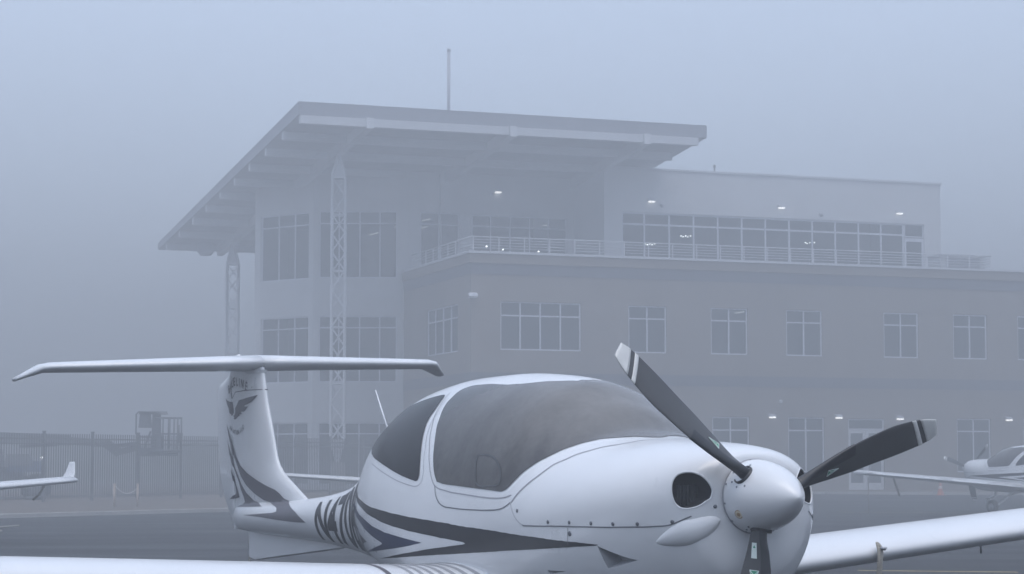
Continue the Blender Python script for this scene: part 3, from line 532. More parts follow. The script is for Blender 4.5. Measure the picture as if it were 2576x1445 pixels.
    def side_map(sg, off=0.0022):
        def f(u, z): return Lp(u, sg * (max(sidew(u, z), finh(u, z) if u < 7.575 else 0.034 * min(1, max(0, (te(z) - u) / (te(z) - 7.585)) + .06)) + off), z)
        return f
    def side_norm(sg):
        f = side_map(sg)
        def g(u, z):
            e = 4e-3; n = (f(u + e, z) - f(u - e, z)).cross(f(u, z + e) - f(u, z - e)).normalized(); return n if n.y * sg > 0 else -n
        return g
    for sg in (-1, 1):
        for key in ('F1', 'F2', 'F3'): conform('fin_stripe', [DEC[key]], side_map(sg), A, ['stripe_grey'], 0.012, 0.02, side_norm(sg))
        conform('wing_emblem', [DEC['E1'], DEC['E2']], side_map(sg, .0026), A, ['stripe_grey'], 0.012, 0.05, side_norm(sg))
        fs = [DEC['finseam'][i] for i in range(1, 6)]; fs = [(fs[i][0] + (fs[i + 1][0] - fs[i][0]) * j / 14, fs[i][1] + (fs[i + 1][1] - fs[i][1]) * j / 14) for i in range(4) for j in range(14)] + [fs[-1]]; mb = MB(); f = side_map(sg, .0015); pts = [Vector(f(*p)) for p in fs]
        for i in range(len(pts) - 1):
            d = (pts[i + 1] - pts[i]).normalized(); x = d.cross(Vector((0, 1, 0))) * .003; mb.add([pts[i] - x, pts[i + 1] - x, pts[i + 1] + x, pts[i] + x], [(0, 1, 2, 3)])
        mb.build('fin_seam', 'seam', A)
        def place_text(word, spots, size, rots, m_, name, bold=0.0):
            V = []; F = []
            for ch, (cu_, cz_), ro in zip(word, spots, rots):
                if ch == ' ': continue
                vs, fs_ = text2d(ch, size, bold); xs = [p[0] for p in vs]; ys = size * .35; cx = (min(xs) + max(xs)) / 2; b = len(V)
                for x, y in vs:
                    X = (x - cx) * 1.05; Y = y - ys; xr = X * cos(ro) - Y * sin(ro); yr = X * sin(ro) + Y * cos(ro)
                    V.append((cu_ + (-xr if sg < 0 else xr), cz_ + yr))
                F += [tuple(b + i for i in f_) for f_ in fs_]
            conform(name, None, side_map(sg, .0028), A, [m_], 0.015, 0.05, side_norm(sg), mesh2d=(V, F))
        L1 = DEC['letters']; r1 = [0.5, .42, .32, .2, .1, -.05, -.18, -.33, -.3]
        L2 = DEC['letters2']
        if sg > 0:
            um = 7.38; L1 = [(2 * um - u, z) for u, z in L1]; L2 = [(2 * um - u, z) for u, z in L2]
        place_text('BLUELINE', L1, 0.085, r1, 'stripe_grey', 'lettering', .002); place_text('·', L1[8:], 0.085, [-.3], 'stripe_grey', 'dot', .002)
        place_text('AVIATION,LLC', [(L2[0][0] + (L2[-1][0] - L2[0][0]) * i / 11, L2[0][1] - .036 * sin(pi * i / 11)) for i in range(12)], 0.045, [-.45 + .9 * i / 11 for i in range(12)], 'stripe_grey', 'lettering', .001)
        # registration on the boom, on (u, theta)
        vs, fs_ = text2d('N470BL', 1.0, .03); x0 = min(p[0] for p in vs); x1 = max(p[0] for p in vs); y0 = min(p[1] for p in vs); y1 = max(p[1] for p in vs)
        V = []
        for x, y in vs:
            a = (x - x0) / (x1 - x0); b = (y - y0) / (y1 - y0); th = 2.50 - 1.72 * b
            V.append((5.52 - 1.10 * a, -th) if sg < 0 else (4.42 + 1.10 * a, th))
        conform('registration', None, surf(.002), A, ['stripe_dark'], 0.05, 0.08, SN, mesh2d=(V, fs_))
    # tailplane
    for sg in (-1, 1):
        secs = []; dz = 0.0
        for v, le, c, t, z in ((0.0, 6.93, .80, .142, 1.978), (.25, 6.985, .755, .140, 1.977), (.7, 7.09, .65, .142, 1.974), (1.2, 7.205, .54, .145, 1.970), (1.40, 7.25, .50, .142, 1.968), (1.455, 7.29, .455, .14, 1.962), (1.49, 7.34, .40, .14, 1.945), (1.545, 7.43, .30, .13, 1.920), (1.60, 7.51, .21, .12, 1.893)):
            td = Vector((0, 0, 1)) if v < 1.45 else Vector((0, sg * .35, 1)).normalized()
            secs.append((Lp(le, sg * v, z), Vector((-c, 0, 0)), td, t))
        lifting('tailplane', secs, 0, .70, A, 'white_paint', 0, 20)
        lifting('elevator', [(a + b * .0, b, c, d) for a, b, c, d in secs[:6]], .705, 1.0, A, 'white_paint', 0, 6)
        mb = MB(); mb.box(Lp(7.52, sg * 0.0 + .0, 2.035), (.09, .03, .022)) if sg > 0 else None
        if sg > 0:
            mb.tube([Lp(7.47, 0, 2.022), Lp(7.50, 0, 2.045), Lp(7.58, 0, 2.04)], .012, 8); mb.build('trim_hinge', 'white_paint', A, True)
        mb = MB(); pth = [Lp(7.085 + .01, sg * 1.41, 1.964)]
        mb.grid([[wingp(sg, 1.408, x, off) for x in [i / 14 for i in range(15)]] for off in ()] ) if False else None
    mb = MB(); mb.tube([Lp(6.955, 0, 1.925), Lp(6.955, 0, 1.91)], .001, 6)
    # fairing collar where the fin meets the tailplane
    mb = MB(); rows = []
    for q, s_ in ((0, 1.0), (.5, 1.05), (1.0, 1.12)):
        z = 1.902 + .022 * q; c = .64 * (1 + .02 * q); rows.append([Lp(6.945 - .012 * q + x * c, y * c * s_, z) for x, y in foil_loop(0, 1, 18, 0.150)])
    mb.grid(rows, close=True); mb.build('tail_fairing', 'white_paint', A, True)
    # ventral fin, tie-down ring
    secs = []
    vf = [Lp(5.40, 0, .748), Lp(7.16, 0, .604), Lp(7.29, 0, .615), Lp(7.29, 0, .80), Lp(5.35, 0, .79)]
    mb = MB(); mb.add([p + Vector((0, s_ * .016, 0)) for s_ in (-1, 1) for p in vf], [(0, 1, 2, 3, 4), (9, 8, 7, 6, 5)] + [(i, 5 + i, 5 + (i + 1) % 5, (i + 1) % 5) for i in range(5)])
    mb.build('ventral_fin', 'white_paint', A)
    mb = MB(); mb.tube([Lp(5.40, 0, .745), Lp(7.16, 0, .601), Lp(7.32, 0, .645)], .006, 6); mb.tube([Lp(7.31, .0, .72), Lp(7.345, .0, .70), Lp(7.34, .0, .64), Lp(7.31, 0, .62)], .008, 6); mb.build('tail_skid', 'steel', A, True)
    # ---------- wings
    for sg in (-1, 1):
        vs_ = [.45, .52, .58, .65, .72, .80, .90, 1.0, 1.15, 1.3, 1.5] + [1.5 + 3.95 * i / 14 for i in range(1, 15)]
        W_ = lifting('wing', [wing_sec(v, sg) for v in vs_], 0, .74, A, 'white_paint', .025, 26, True)
        lifting('flap', [wing_sec(v, sg) for v in [.75 + 2.3 * i / 8 for i in range(9)]], .745, 1.0, A, 'white_paint', .025, 6)
        lifting('aileron', [wing_sec(v, sg) for v in [3.08 + 2.35 * i / 8 for i in range(9)]], .745, 1.0, A, 'white_paint', .025, 6)
        le, ch, td, t = wing_sec(5.45, sg); c = ch.length; sec = []
        for q in range(0, 11):
            a = q / 10; an = radians(8 + 62 * min(1, a * 1.6)); dv = [0, .06, .13, .19, .235, .265, .285, .30, .315, .33, .345][q]; dz = [0, .004, .012, .03, .06, .10, .14, .18, .225, .27, .31][q]
            cc = c * (.50 - .33 * a) if q > 1 else c * (1 - .35 * q); sec.append((le + Vector((-(c - cc) * .8, sg * dv, dz)), Vector((-cc, 0, 0)), Vector((0, -sg * sin(an), cos(an))), .10))
        lifting('winglet', sec, 0, 1, A, 'white_paint', 0, 14)
        # non-slip strips along the walkway
        def gp(off): return lambda v, x: wing_pt(v, x, sg, True, off)
        def nmf(v, x):
            e = 1e-3; n = (wing_pt(v + .01, x, sg) - wing_pt(v - .01, x, sg)).cross(wing_pt(v, x + e, sg) - wing_pt(v, max(x - e, 0), sg)).normalized(); return n if n.z > 0 else -n
        for i in range(7):
            v = 0.60 + .048 * i; conform('grip_strip', [[(v, .035), (v + .021, .035), (v + .021, .55), (v, .55)]], gp(.0018), A, ['grip'], .02, .02, nmf)
        conform('grip_strip', [[(1.0, .03), (1.026, .03), (1.026, .6), (1.0, .6)]], gp(.002), A, ['grip_dark'], .02, .02, nmf)
        mb = MB(); mb.tube([wing_pt(2.6, .25, sg, False) + Vector((0, 0, .01)), wing_pt(2.6, .25, sg, False) - Vector((0, 0, .05))], .007, 6); mb.build('tie_down_eye', 'steel', A, True)
        # main gear: bent spring leg, wheel, tyre
        mb = MB(); mb.tube([Lp(2.75, sg * .35, .58), Lp(2.76, sg * .75, .50), Lp(2.8, sg * 1.30, .20), Lp(2.8, sg * 1.40, .15)], [.045, .04, .032, .03], 10); leg = mb.build('main_gear_leg', 'white_paint', A, True)
        mb = MB(); prof = [(-.055, .10), (-.062, .15), (-.045, .18), (0, .19), (.045, .18), (.062, .15), (.055, .10)]; mb.lathe(Lp(2.8, sg * 1.48, .15), (0, 1, 0), prof, 28); wh = mb.build('main_wheel', 'rubber', A, True)
        mb = MB(); mb.lathe(Lp(2.8, sg * 1.48, .15), (0, 1, 0), [(-.05, 0), (-.05, .10), (.05, .10), (.05, 0)], 20); mb.build('hub', 'steel', wh, True)
    mb = MB(); mb.tube([Lp(1.32, 0, .58), Lp(1.25, 0, .40), Lp(.98, 0, .33)], [.035, .03, .028], 10); mb.beam(Lp(1.0, .08, .34), Lp(1.10, .08, .12), .02, .04, (0, 1, 0)); mb.beam(Lp(1.0, -.08, .34), Lp(1.10, -.08, .12), .02, .04, (0, 1, 0)); mb.beam(Lp(1.0, -.09, .34), Lp(1.0, .09, .34), .04, .03); mb.build('nose_gear_leg', 'white_paint', A)
    mb = MB(); mb.lathe(Lp(1.12, 0, .125), (0, 1, 0), [(-.045, .08), (-.05, .12), (-.035, .155), (0, .165), (.035, .155), (.05, .12), (.045, .08)], 26); mb.build('nose_wheel', 'rubber', A, True)
    # ---------- spinner and propeller
    pr = [0.0, .006, .02, .05, .09, .14, .19, .24, .29, .335, .35]; rr = [0.0, .014, .031, .058, .085, .111, .130, .143, .152, .157, .157]
    sp_prof = []
    for i in range(41): x = .35 * (i / 40) ** 1.5; sp_prof.append((-x, pchip(pr, rr, x)))
    mb = MB(); mb.lathe(Lp(0, 0, 1.14), (1, 0, 0), sp_prof + [(-.35, .0)], 64); spn = mb.build('spinner', 'white_paint', A, True); flat_normals(spn, 50)
    ub = .262
    for k, ph in enumerate((18.5, 138.5, 258.5)):
        ph = radians(ph); R = Vector((0, cos(ph), sin(ph))); T = Vector((0, -sin(ph), cos(ph))); Fd = Vector((1, 0, 0)); hub = Lp(ub, 0, 1.14)
        rk = [.10, .16, .24, .36, .50, .65, .78, .87, .925]
        ck = [.064, .069, .098, .138, .162, .162, .143, .115, .078]; bk = [48, 47, 44, 40, 36, 31, 27, 25, 24]; ek = [.00, .0, .010, .018, .022, .018, .006, -.006, -.014]; tk_ = [.055, .048, .030, .020, .016, .013, .010, .008, .006]
        def sec(r, x, side):     # x 0 leading .. 1 trailing
            c = pchip(rk, ck, r); be = radians(pchip(rk, bk, r)); e = pchip(rk, ek, r); th = pchip(rk, tk_, r)
            d = T * cos(be) + Fd * sin(be); nrm_ = Fd * cos(be) - T * sin(be)
            y = foil(x, 1.0) * th; rt = r
            return hub + R * rt + d * (e + c * (.42 - x)) + nrm_ * (y * side + .25 * th)
        def strip(r0, r1, xa, xb, n, off, name, m_, par, sl0=0.0, sl1=0.0):
            mb = MB(); rows = []; xs = [xa + (xb - xa) * (1 - cos(pi * i / 12)) / 2 for i in range(13)]
            for i in range(n + 1):
                r = r0 + (r1 - r0) * i / n; row = []
                sl = sl0 + (sl1 - sl0) * i / n; fr = [sec(r + sl * (x - .5), x, 1) for x in xs]; bkk = [sec(r + sl * (x - .5), x, -1) for x in xs]
                be = radians(pchip(rk, bk, r)); nn = Fd * cos(be) - T * sin(be)
                rows.append([p + nn * off for p in fr][::-1] + [p - nn * off for p in bkk][1:])
            mb.grid(rows, close=(xb > .99)); 
            if xb > .99: kq = len(rows[0]); mb.f.append(tuple(range(kq))); mb.f.append(tuple(range(n * kq, (n + 1) * kq))); mb.m += [0, 0]
            return mb.build(name, m_, par, True)
        bl = strip(.10, .925, 0, 1, 44, 0, 'propeller_blade', 'prop_black', A)
        strip(.13, .46, 0, .34, 16, .0035, 'de_ice_boot', 'prop_boot', bl)
        strip(.853, .9255, 0, 1, 5, .0012, 'tip_band', 'prop_white', bl, .035, 0)
        strip(.806, .829, 0, 1, 3, .0012, 'tip_band', 'prop_white', bl, .035, .035)
        # triangular green decal and, on the low blade, its pale label
        be = radians(pchip(rk, bk, .335)); nn = Fd * cos(be) - T * sin(be)
        def bp(r, x, off): return sec(r, x, 1) + nn * off
        mb = MB(); mb.add([bp(.315, .72, .002), bp(.315, .40, .002), bp(.375, .56, .002)], [(0, 1, 2)]); dcl = mb.build('decal', 'decal_green', bl)
        mb = MB()
        for a_, b_ in (((.315, .72), (.315, .40)), ((.315, .40), (.375, .56)), ((.375, .56), (.315, .72)), ((.335, .56), (.315, .72)), ((.335, .56), (.375, .56)), ((.335, .56), (.315, .40))):
            mb.tube([bp(*a_, .0026), bp(*b_, .0026)], .0016, 4)
        mb.build('decal_outline', 'decal_white', bl)
        if k == 2:
            mb = MB(); mb.add([bp(.20, .80, .0025), bp(.20, .52, .0025), bp(.265, .50, .003), bp(.265, .74, .003)], [(0, 1, 2, 3)]); mb.build('label', 'decal_white', bl)
            mb = MB(); mb.add([bp(.222, .72, .0035), bp(.222, .58, .0035), bp(.210, .66, .0035)], [(0, 1, 2)]); mb.build('label_mark', 'decal_green', bl)
        mb = MB(); q = hub + R * .128; mb.lathe(q, R, [(-.02, .046), (.0215, .046), (.0215, .040), (.0, .034)], 24); mb.build('blade_collar', 'prop_boot', A, True)
        for da, db in ((.058, .0), (.04, .04), (-.04, .045), (-.055, .01), (.0, .062), (.05, -.045)):
            # screws round the blade cut-out
            aa = ph + da / .14; uu_ = ub + db; r_ = pchip(pr, rr, uu_); mb = MB(); nrm_ = Vector((.25, cos(aa), sin(aa))).normalized()
            mb.lathe(Lp(uu_, cos(aa) * r_, 1.14 + sin(aa) * r_), nrm_, [(0, .0045), (.002, .0045), (.002, 0)], 10); mb.build('screw', 'screw_steel', spn)
    mb = MB(); mb.lathe(Lp(.349, 0, 1.14), (1, 0, 0), [(.002, .150), (.002, .1600), (-.004, .1600)], 48); mb.build('backplate', 'seam_soft', A, True)
    for kk in range(12):
        aa = 2 * pi * (kk + .3) / 12; mb = MB(); mb.lathe(Lp(.338, cos(aa) * .1572, 1.14 + sin(aa) * .1572), (0, cos(aa), sin(aa)), [(0, .0045), (.002, .0045), (.002, 0)], 10); mb.build('screw', 'screw_steel', spn)
    # round maker's badge
    aa = radians(208); nrm_ = Vector((.35, cos(aa), sin(aa))).normalized(); c0 = Lp(.268, cos(aa) * .1478, 1.14 + sin(aa) * .1478)
    for r_, h_, m_, nm in ((.020, .0022, 'decal_gold', 'badge_ring'), (.0165, .003, 'decal_cream', 'badge'), (.0095, .0036, 'decal_gold', 'badge_mark')):
        mb = MB(); mb.lathe(c0, nrm_, [(-.004, r_), (h_, r_), (h_, 0)], 24); mb.build(nm, m_, spn)
    # ---------- whip antenna behind the cabin
    p = S(4.0, -0.60); mb = MB(); mb.tube([p - Vector((-.01, 0, .02)), p + Vector((-.15, -.01, .215))], [.0055, .003], 8); mb.build('whip_antenna', 'antenna_white', A, True)
    return A

# ============================================================ GROUND
def ground_sheet():
    mb = MB(); mb.add([(-420, -40, 0), (420, -40, 0), (420, 780, 0), (-420, 780, 0)], [(0, 1, 2, 3)]); o = mb.build('asphalt_apron', 'asphalt'); tag(o, kind='structure')
ground_sheet()
KL = [(-60, -18), (-30, 25.5), (-11.9, 52.0), (-5.64, 61.2), (3.0, 77.0), (9.0, 86.5), (12.6, 90.0), (16.0, 88.0), (20.0, 87.0), (45, 84), (120, 75)]
mb = MB()
n_ = len(KL); off = []
for i, (x, y) in enumerate(KL):
    a = KL[max(i - 1, 0)]; b = KL[min(i + 1, n_ - 1)]; d = Vector((b[0] - a[0], b[1] - a[1], 0)).normalized(); off.append(Vector((x, y, 0)) + Vector((-d.y, d.x, 0)) * .16)
mb.grid([[Vector((x, y, 0)) for x, y in KL], [Vector((x, y, .095)) for x, y in KL], [p + Vector((0, 0, .10)) for p in off], [p + Vector((0, 0, .0)) for p in off]])
tag(mb.build('kerb', 'kerb'), kind='structure')
mb = MB(); far = [Vector((p.x * 1.0 - 60 if i < 3 else p.x, 420 if i > 2 else p.y + 300, .085)) for i, p in enumerate(off)]
mb.grid([[p + Vector((0, 0, .085)) for p in off], far]); tag(mb.build('planting_strip', 'mulch'), kind='structure')
mb = MB(); rows = []
for j in range(5): rows.append([Vector((-150 + 14 * i, 128 + j * 9, .05 + [0, 1.7, 2.75, 2.9, 2.6][j] * (1 + .05 * sin(i * 1.3)) * (1 if i < 7 else .9))) for i in range(12)])
mb.grid(rows); tag(mb.build('grass_bank', 'bank_grass', None, True), kind='structure')
mb = MB(); mb.add([(4.2, 27.15, .004), (6.05, 26.75, .004), (6.06, 26.90, .004), (4.2, 27.30, .004)], [(0, 1, 2, 3)]); mb.add([(8.5, 58.0, .004), (30, 52.0, .004), (30, 52.15, .004), (8.5, 58.15, .004)], [(0, 1, 2, 3)])
tag(mb.build('taxi_line', 'line_yellow'), kind='structure')

# ============================================================ AIRCRAFT
A0 = make_aircraft()
psi = radians(24.6); rol = radians(1.5)
aft = Vector((-sin(psi), cos(psi), 0)); lf = Vector((cos(psi), sin(psi), 0)); up = Vector((0, 0, 1))
lf2 = lf * cos(rol) + up * sin(rol); up2 = -lf * sin(rol) + up * cos(rol); O_ = Vector((1.208, 9.21, .04)) + aft * U0
M_ = Matrix.Identity(4)
for i in range(3): M_[i][0] = -aft[i]; M_[i][1] = lf2[i]; M_[i][2] = up2[i]; M_[i][3] = O_[i]
G_AIR = 'white single propeller aircraft parked on the apron'
index_children()
A0_src = A0
def put(a, tip, fwd_deg_vec, z=0.0, roll=0.0):
    f = Vector((fwd_deg_vec[0], fwd_deg_vec[1], 0)).normalized(); l_ = Vector((-f.y, f.x, 0)); k_ = Vector((0, 0, 1))
    l2 = l_ * cos(roll) + k_ * sin(roll); k2 = -l_ * sin(roll) + k_ * cos(roll); o = Vector((tip[0], tip[1], z)) - f * U0
    m = Matrix.Identity(4)
    for i in range(3): m[i][0] = f[i]; m[i][1] = l2[i]; m[i][2] = k2[i]; m[i][3] = o[i]
    a.matrix_basis = m
a2 = copy_tree(A0); a3 = copy_tree(A0); a4 = copy_tree(A0)
A0.matrix_basis = M_
tag(A0, 'white aircraft with T tail and black propeller filling the foreground', 'aircraft', G_AIR)
# right-hand one, seen from behind its left wing
[bpy.data.objects.remove(c) for c in list(COL.objects) if c.parent == a2 and c.name.startswith('winglet')]
put(a2, (12.2, 60.5), (-.50, .866)); tag(a2, 'small white aircraft with a striped side, cut off by the right edge', 'aircraft', G_AIR)
a3f = Vector((.707, -.707, 0)); a3l = Vector((.707, .707, 0)); a3t = Vector((-7.05, 37.6, 0)) - a3l * 5.8 + a3f * 2.2
put(a3, a3t, a3f, 0.0, radians(-0.3)); tag(a3, 'white aircraft off the left edge showing one wing with upturned tip', 'aircraft', G_AIR)
put(a4, (-1.0, 56.5), (sin(.10), -cos(.10)), 0.0, radians(.4)); tag(a4, 'white aircraft hidden behind the near cabin, its wing showing beside the tail', 'aircraft', G_AIR)
def wl(u, w, z): return M_ @ Vector((U0 - u, w, z))

# canvas strap hung over a pin on the port wing's leading edge
st = empty('hanging_strap', wl(1.98, 1.70, .55)); tag(st, 'faded canvas strap hanging from a pin on the near wing at right', 'strap')
def sl(p): return p - st.location
mb = MB(); c_ = [wl(1.985, 1.70, .825), wl(1.972, 1.702, .812), wl(1.955, 1.705, .775), wl(1.955, 1.695, .70), wl(1.965, 1.69, .62), wl(1.97, 1.685, .52), wl(1.97, 1.68, .40)]
rows = []
for i, p in enumerate(c_):
    wd = [.012, .032, .046, .044, .038, .038, .034][i]; tw = [.0, .0, .2, .5, -.3, .2, .5][i]
    x = (lf * cos(tw) + aft * sin(tw)) * wd / 2; y = (aft * cos(tw) - lf * sin(tw)) * .011
    rows.append([sl(p + x * cos(2 * pi * k / 12) + y * sin(2 * pi * k / 12)) for k in range(12)])
mb.grid(rows, close=True); mb.f.append(tuple(range(12))); mb.m += [0]
o = mb.build('strap_band', 'canvas', st, True); sm = o.modifiers.new('s', 'SUBSURF'); sm.levels = 2; sm.render_levels = 2
mb = MB(); mb.tube([sl(wl(1.94, 1.695, .79)), sl(wl(1.928, 1.716, .79)), sl(wl(1.928, 1.722, .797))], .0055, 8); mb.lathe(sl(wl(1.935, 1.71, .79)), tuple(-aft), [(-.02, .010), (.008, .010), (.008, 0)], 14); mb.build('pin', 'steel', st, True)
mb = MB(); rp = wl(7.335, 0, .70); mb.tube([rp + Vector((0, 0, .03)), rp + Vector((.01, 0, -.05)), rp + Vector((-.01, 0, -.25)), rp + Vector((.0, 0, -.66))], .010, 7)
tag(mb.build('tie_down_rope', 'rope', None, True), 'short rope hanging from the near tail ring above the wing', 'rope', None)
# ropes and straps under the two distant wings
def hang(name, a, b, r, m_, label):
    mb = MB(); a = Vector(a); b = Vector(b); mid = (a + b) / 2 + Vector((0.01, 0, -.03)); mb.tube([a, mid, b], r, 6); tag(mb.build(name, m_, None, True), label, 'rope')
w2 = a2.matrix_basis; 
p = w2 @ Vector((U0 - 2.4, 5.2, .93)); hang('tie_down_rope', p, (p.x, p.y, .0), .014, 'rope', 'thin pale rope falling straight from the distant right wing to the ground')
p = w2 @ Vector((U0 - 2.6, 4.55, .90)); hang('wing_strap', p, (p.x + .14, p.y, .45), .03, 'canvas', 'dark strap dangling at a slant under the distant right wing')
w3 = a3.matrix_basis
p = w3 @ Vector((U0 - 2.6, 5.1, .94)); hang('wing_strap', p, (p.x - .19, p.y, .68), .018, 'canvas', 'dark strap dangling under the left wing near its upturned tip')

# ============================================================ TERMINAL BUILDING
def dv(a): return Vector((cos(radians(a)), sin(radians(a)), 0))
def nv(a): return Vector((sin(radians(a)), -cos(radians(a)), 0))
B = empty('terminal_building', (-4.45, 96.0, 0)); BO = B.location.copy()
tag(B, 'three storey pale and brown airport terminal under a tilted flat roof', 'building')
class Fac:
    def __init__(s, p, a): s.p = Vector((p[0], p[1], 0)); s.a = a; s.d = dv(a); s.n = nv(a)
    def P(s, q, z, o=0.0): return s.p + s.d * q + s.n * o + Vector((0, 0, z))
FA = Fac((-1.6, 86.7), 21); FL = Fac((-1.6, 86.7), -71.7); F2 = Fac((-8.59, 96.0), 0); F1 = Fac((-8.59, 96.0), -40); F3 = Fac((-4.45, 96.0), 21)
FC = Fac((-1.6 - .3584 * 6.3, 86.7 + .9336 * 6.3), 21)
RZ0, RSL, RT0 = 14.83, 0.116, Vector((-5.663, 87.21, 0))
e1 = dv(21); e2 = -nv(21)
def roof_z(p): return RZ0 - RSL * (Vector((p[0], p[1], 0)) - RT0).dot(e2)
def wall(name, m_, fac, s0, s1, z0, z1, holes=(), rev=0.16, top=None):
    """one storey-high sheet of wall with real openings and reveals; top: optional function s -> z for a sloping head"""
    mb = MB(BO); xs = sorted({s0, s1, *[h[0] for h in holes], *[h[1] for h in holes]}); zs = sorted({z0, z1, *[h[2] for h in holes], *[h[3] for h in holes]})
    xs = [x for x in xs if s0 <= x <= s1]; zs = [z for z in zs if z0 <= z <= z1]
    for i in range(len(xs) - 1):
        for j in range(len(zs) - 1):
            cx = (xs[i] + xs[i + 1]) / 2; cz = (zs[j] + zs[j + 1]) / 2
            if any(h[0] < cx < h[1] and h[2] < cz < h[3] for h in holes): continue
            za, zb = zs[j + 1], zs[j + 1]
            if top and j == len(zs) - 2: za, zb = top(xs[i]), top(xs[i + 1])
            mb.add([fac.P(xs[i], zs[j]), fac.P(xs[i + 1], zs[j]), fac.P(xs[i + 1], zb), fac.P(xs[i], za)], [(0, 1, 2, 3)])
    for a, b, c, d in [h[:4] for h in holes]:
        f = [fac.P(a, c), fac.P(b, c), fac.P(b, d), fac.P(a, d)]; k = [p - fac.n * rev for p in f]
        mb.add(f + k, [(0, 1, 5, 4), (1, 2, 6, 5), (2, 3, 7, 6), (3, 0, 4, 7)])
    return mb.build(name, m_, B)
def window(fac, a, b, c, d, mull=(), tr=None, fr=.055, name='window', m_='mullion', rev=.05):
    mb = MB(BO); e = .004
    def bar(x0, x1, z0, z1, o=0.0, dep=.07):
        p = [fac.P(x0, z0, -rev + o), fac.P(x1, z0, -rev + o), fac.P(x1, z0, -rev - dep), fac.P(x0, z0, -rev - dep), fac.P(x0, z1, -rev + o), fac.P(x1, z1, -rev + o), fac.P(x1, z1, -rev - dep), fac.P(x0, z1, -rev - dep)]; mb.hexa(p)
    bar(a + e, b - e, c + e, c + fr); bar(a + e, b - e, d - fr, d - e); bar(a + e, a + fr, c + fr, d - fr); bar(b - fr, b - e, c + fr, d - fr)
    for x in mull: bar(x - fr * .5, x + fr * .5, c + fr, d - fr, -.003)
    if tr: bar(a + fr, b - fr, tr - fr * .5, tr + fr * .5, .003)
    f = mb.build(name, m_, B)
    mb = MB(BO); mb.add([fac.P(a + e, c + e, -rev - .04), fac.P(b - e, c + e, -rev - .04), fac.P(b - e, d - e, -rev - .04), fac.P(a + e, d - e, -rev - .04)], [(0, 1, 2, 3)]); mb.build('pane', 'pane', f)
    return f
# --- brown two-storey wing, long face and short left face
upper = [(1.23, 4.66, 5.67, 7.58, (2.08, 2.93, 3.79))] + [(a, a + 1.68, 5.65, 7.55, (a + .84,)) for a in (6.72, 10.38, 13.83, 18.43, 21.81, 25.02, 29.4, 33.0)]
lower = [(1.23, 4.66, .85, 3.12, (2.08, 2.93, 3.79))] + [(a, a + 1.68, .85, 3.12, (a + .84,)) for a in (6.72, 10.42, 13.88, 21.92, 25.22, 29.4, 33.0)]
door = (16.68, 18.40, .12, 3.08)
wall('wall', 'stucco_brown', FA, 0, 38, 0.0, 8.62, [h[:4] for h in upper + lower] + [door])
wall('wall', 'stucco_brown', FL, -9.8, 0, 0.0, 8.62, [(-6.24, -1.79, 5.66, 7.58), (-6.24, -1.79, .85, 3.12)])
for h in upper: window(FA, *h[:4], h[4], 7.03)
for h in lower: window(FA, *h[:4], h[4], 2.58)
window(FL, -6.24, -1.79, 5.66, 7.58, (-5.12, -4.01, -2.9), 7.04); window(FL, -6.24, -1.79, .85, 3.12, (-5.12, -4.01, -2.9), 2.58)
window(FA, 16.68, 18.40, 2.62, 3.08, (), None)
# double door with a wide bottom rail, right leaf standing ajar
for (a, b, ang) in ((16.70, 17.53, 0), (17.55, 18.38, 0)):
    mb = MB(BO)
    def bx(x0, x1, z0, z1, o0, o1): mb.hexa([FA.P(x0, z0, o0), FA.P(x1, z0, o0), FA.P(x1, z0, o1), FA.P(x0, z0, o1), FA.P(x0, z1, o0), FA.P(x1, z1, o0), FA.P(x1, z1, o1), FA.P(x0, z1, o1)])
    bx(a, b, .13, .42, -.06, -.12); bx(a, b, 2.48, 2.61, -.06, -.12); bx(a, a + .12, .42, 2.48, -.06, -.12); bx(b - .12, b, .42, 2.48, -.06, -.12)
    dr = mb.build('door', 'beam_paint', B); mb = MB(BO); mb.add([FA.P(a + .1, .4, -.09), FA.P(b - .1, .4, -.09), FA.P(b - .1, 2.5, -.09), FA.P(a + .1, 2.5, -.09)], [(0, 1, 2, 3)]); mb.build('pane', 'pane', dr)
    mb = MB(BO); x = b - .16 if a < 17 else a + .16; mb.tube([FA.P(x, 1.0, -.06), FA.P(x, 1.0, .0), FA.P(x, 1.3, .0), FA.P(x, 1.3, -.06)], .015, 6); mb.build('handle', 'steel', dr, True)
def band(name, m_, z0, z1, o, parts):
    mb = MB(BO)
    for fac, a, b in parts: mb.hexa([fac.P(a, z0, o), fac.P(b, z0, o), fac.P(b, z0, -.02), fac.P(a, z0, -.02), fac.P(a, z1, o), fac.P(b, z1, o), fac.P(b, z1, -.02), fac.P(a, z1, -.02)])
    return mb.build(name, m_, B)
both = lambda o: [(FA, -o * 0.98, 38), (FL, -9.75, 0)]
band('cornice', 'band_dark', 8.62, 9.06, .035, both(.035)); band('parapet', 'stucco_brown', 9.065, 9.43, .10, both(.10)); band('coping', 'trim_light', 9.435, 9.53, .16, both(.16)); band('belt_course', 'band_dark', 4.34, 4.78, .035, both(.035))
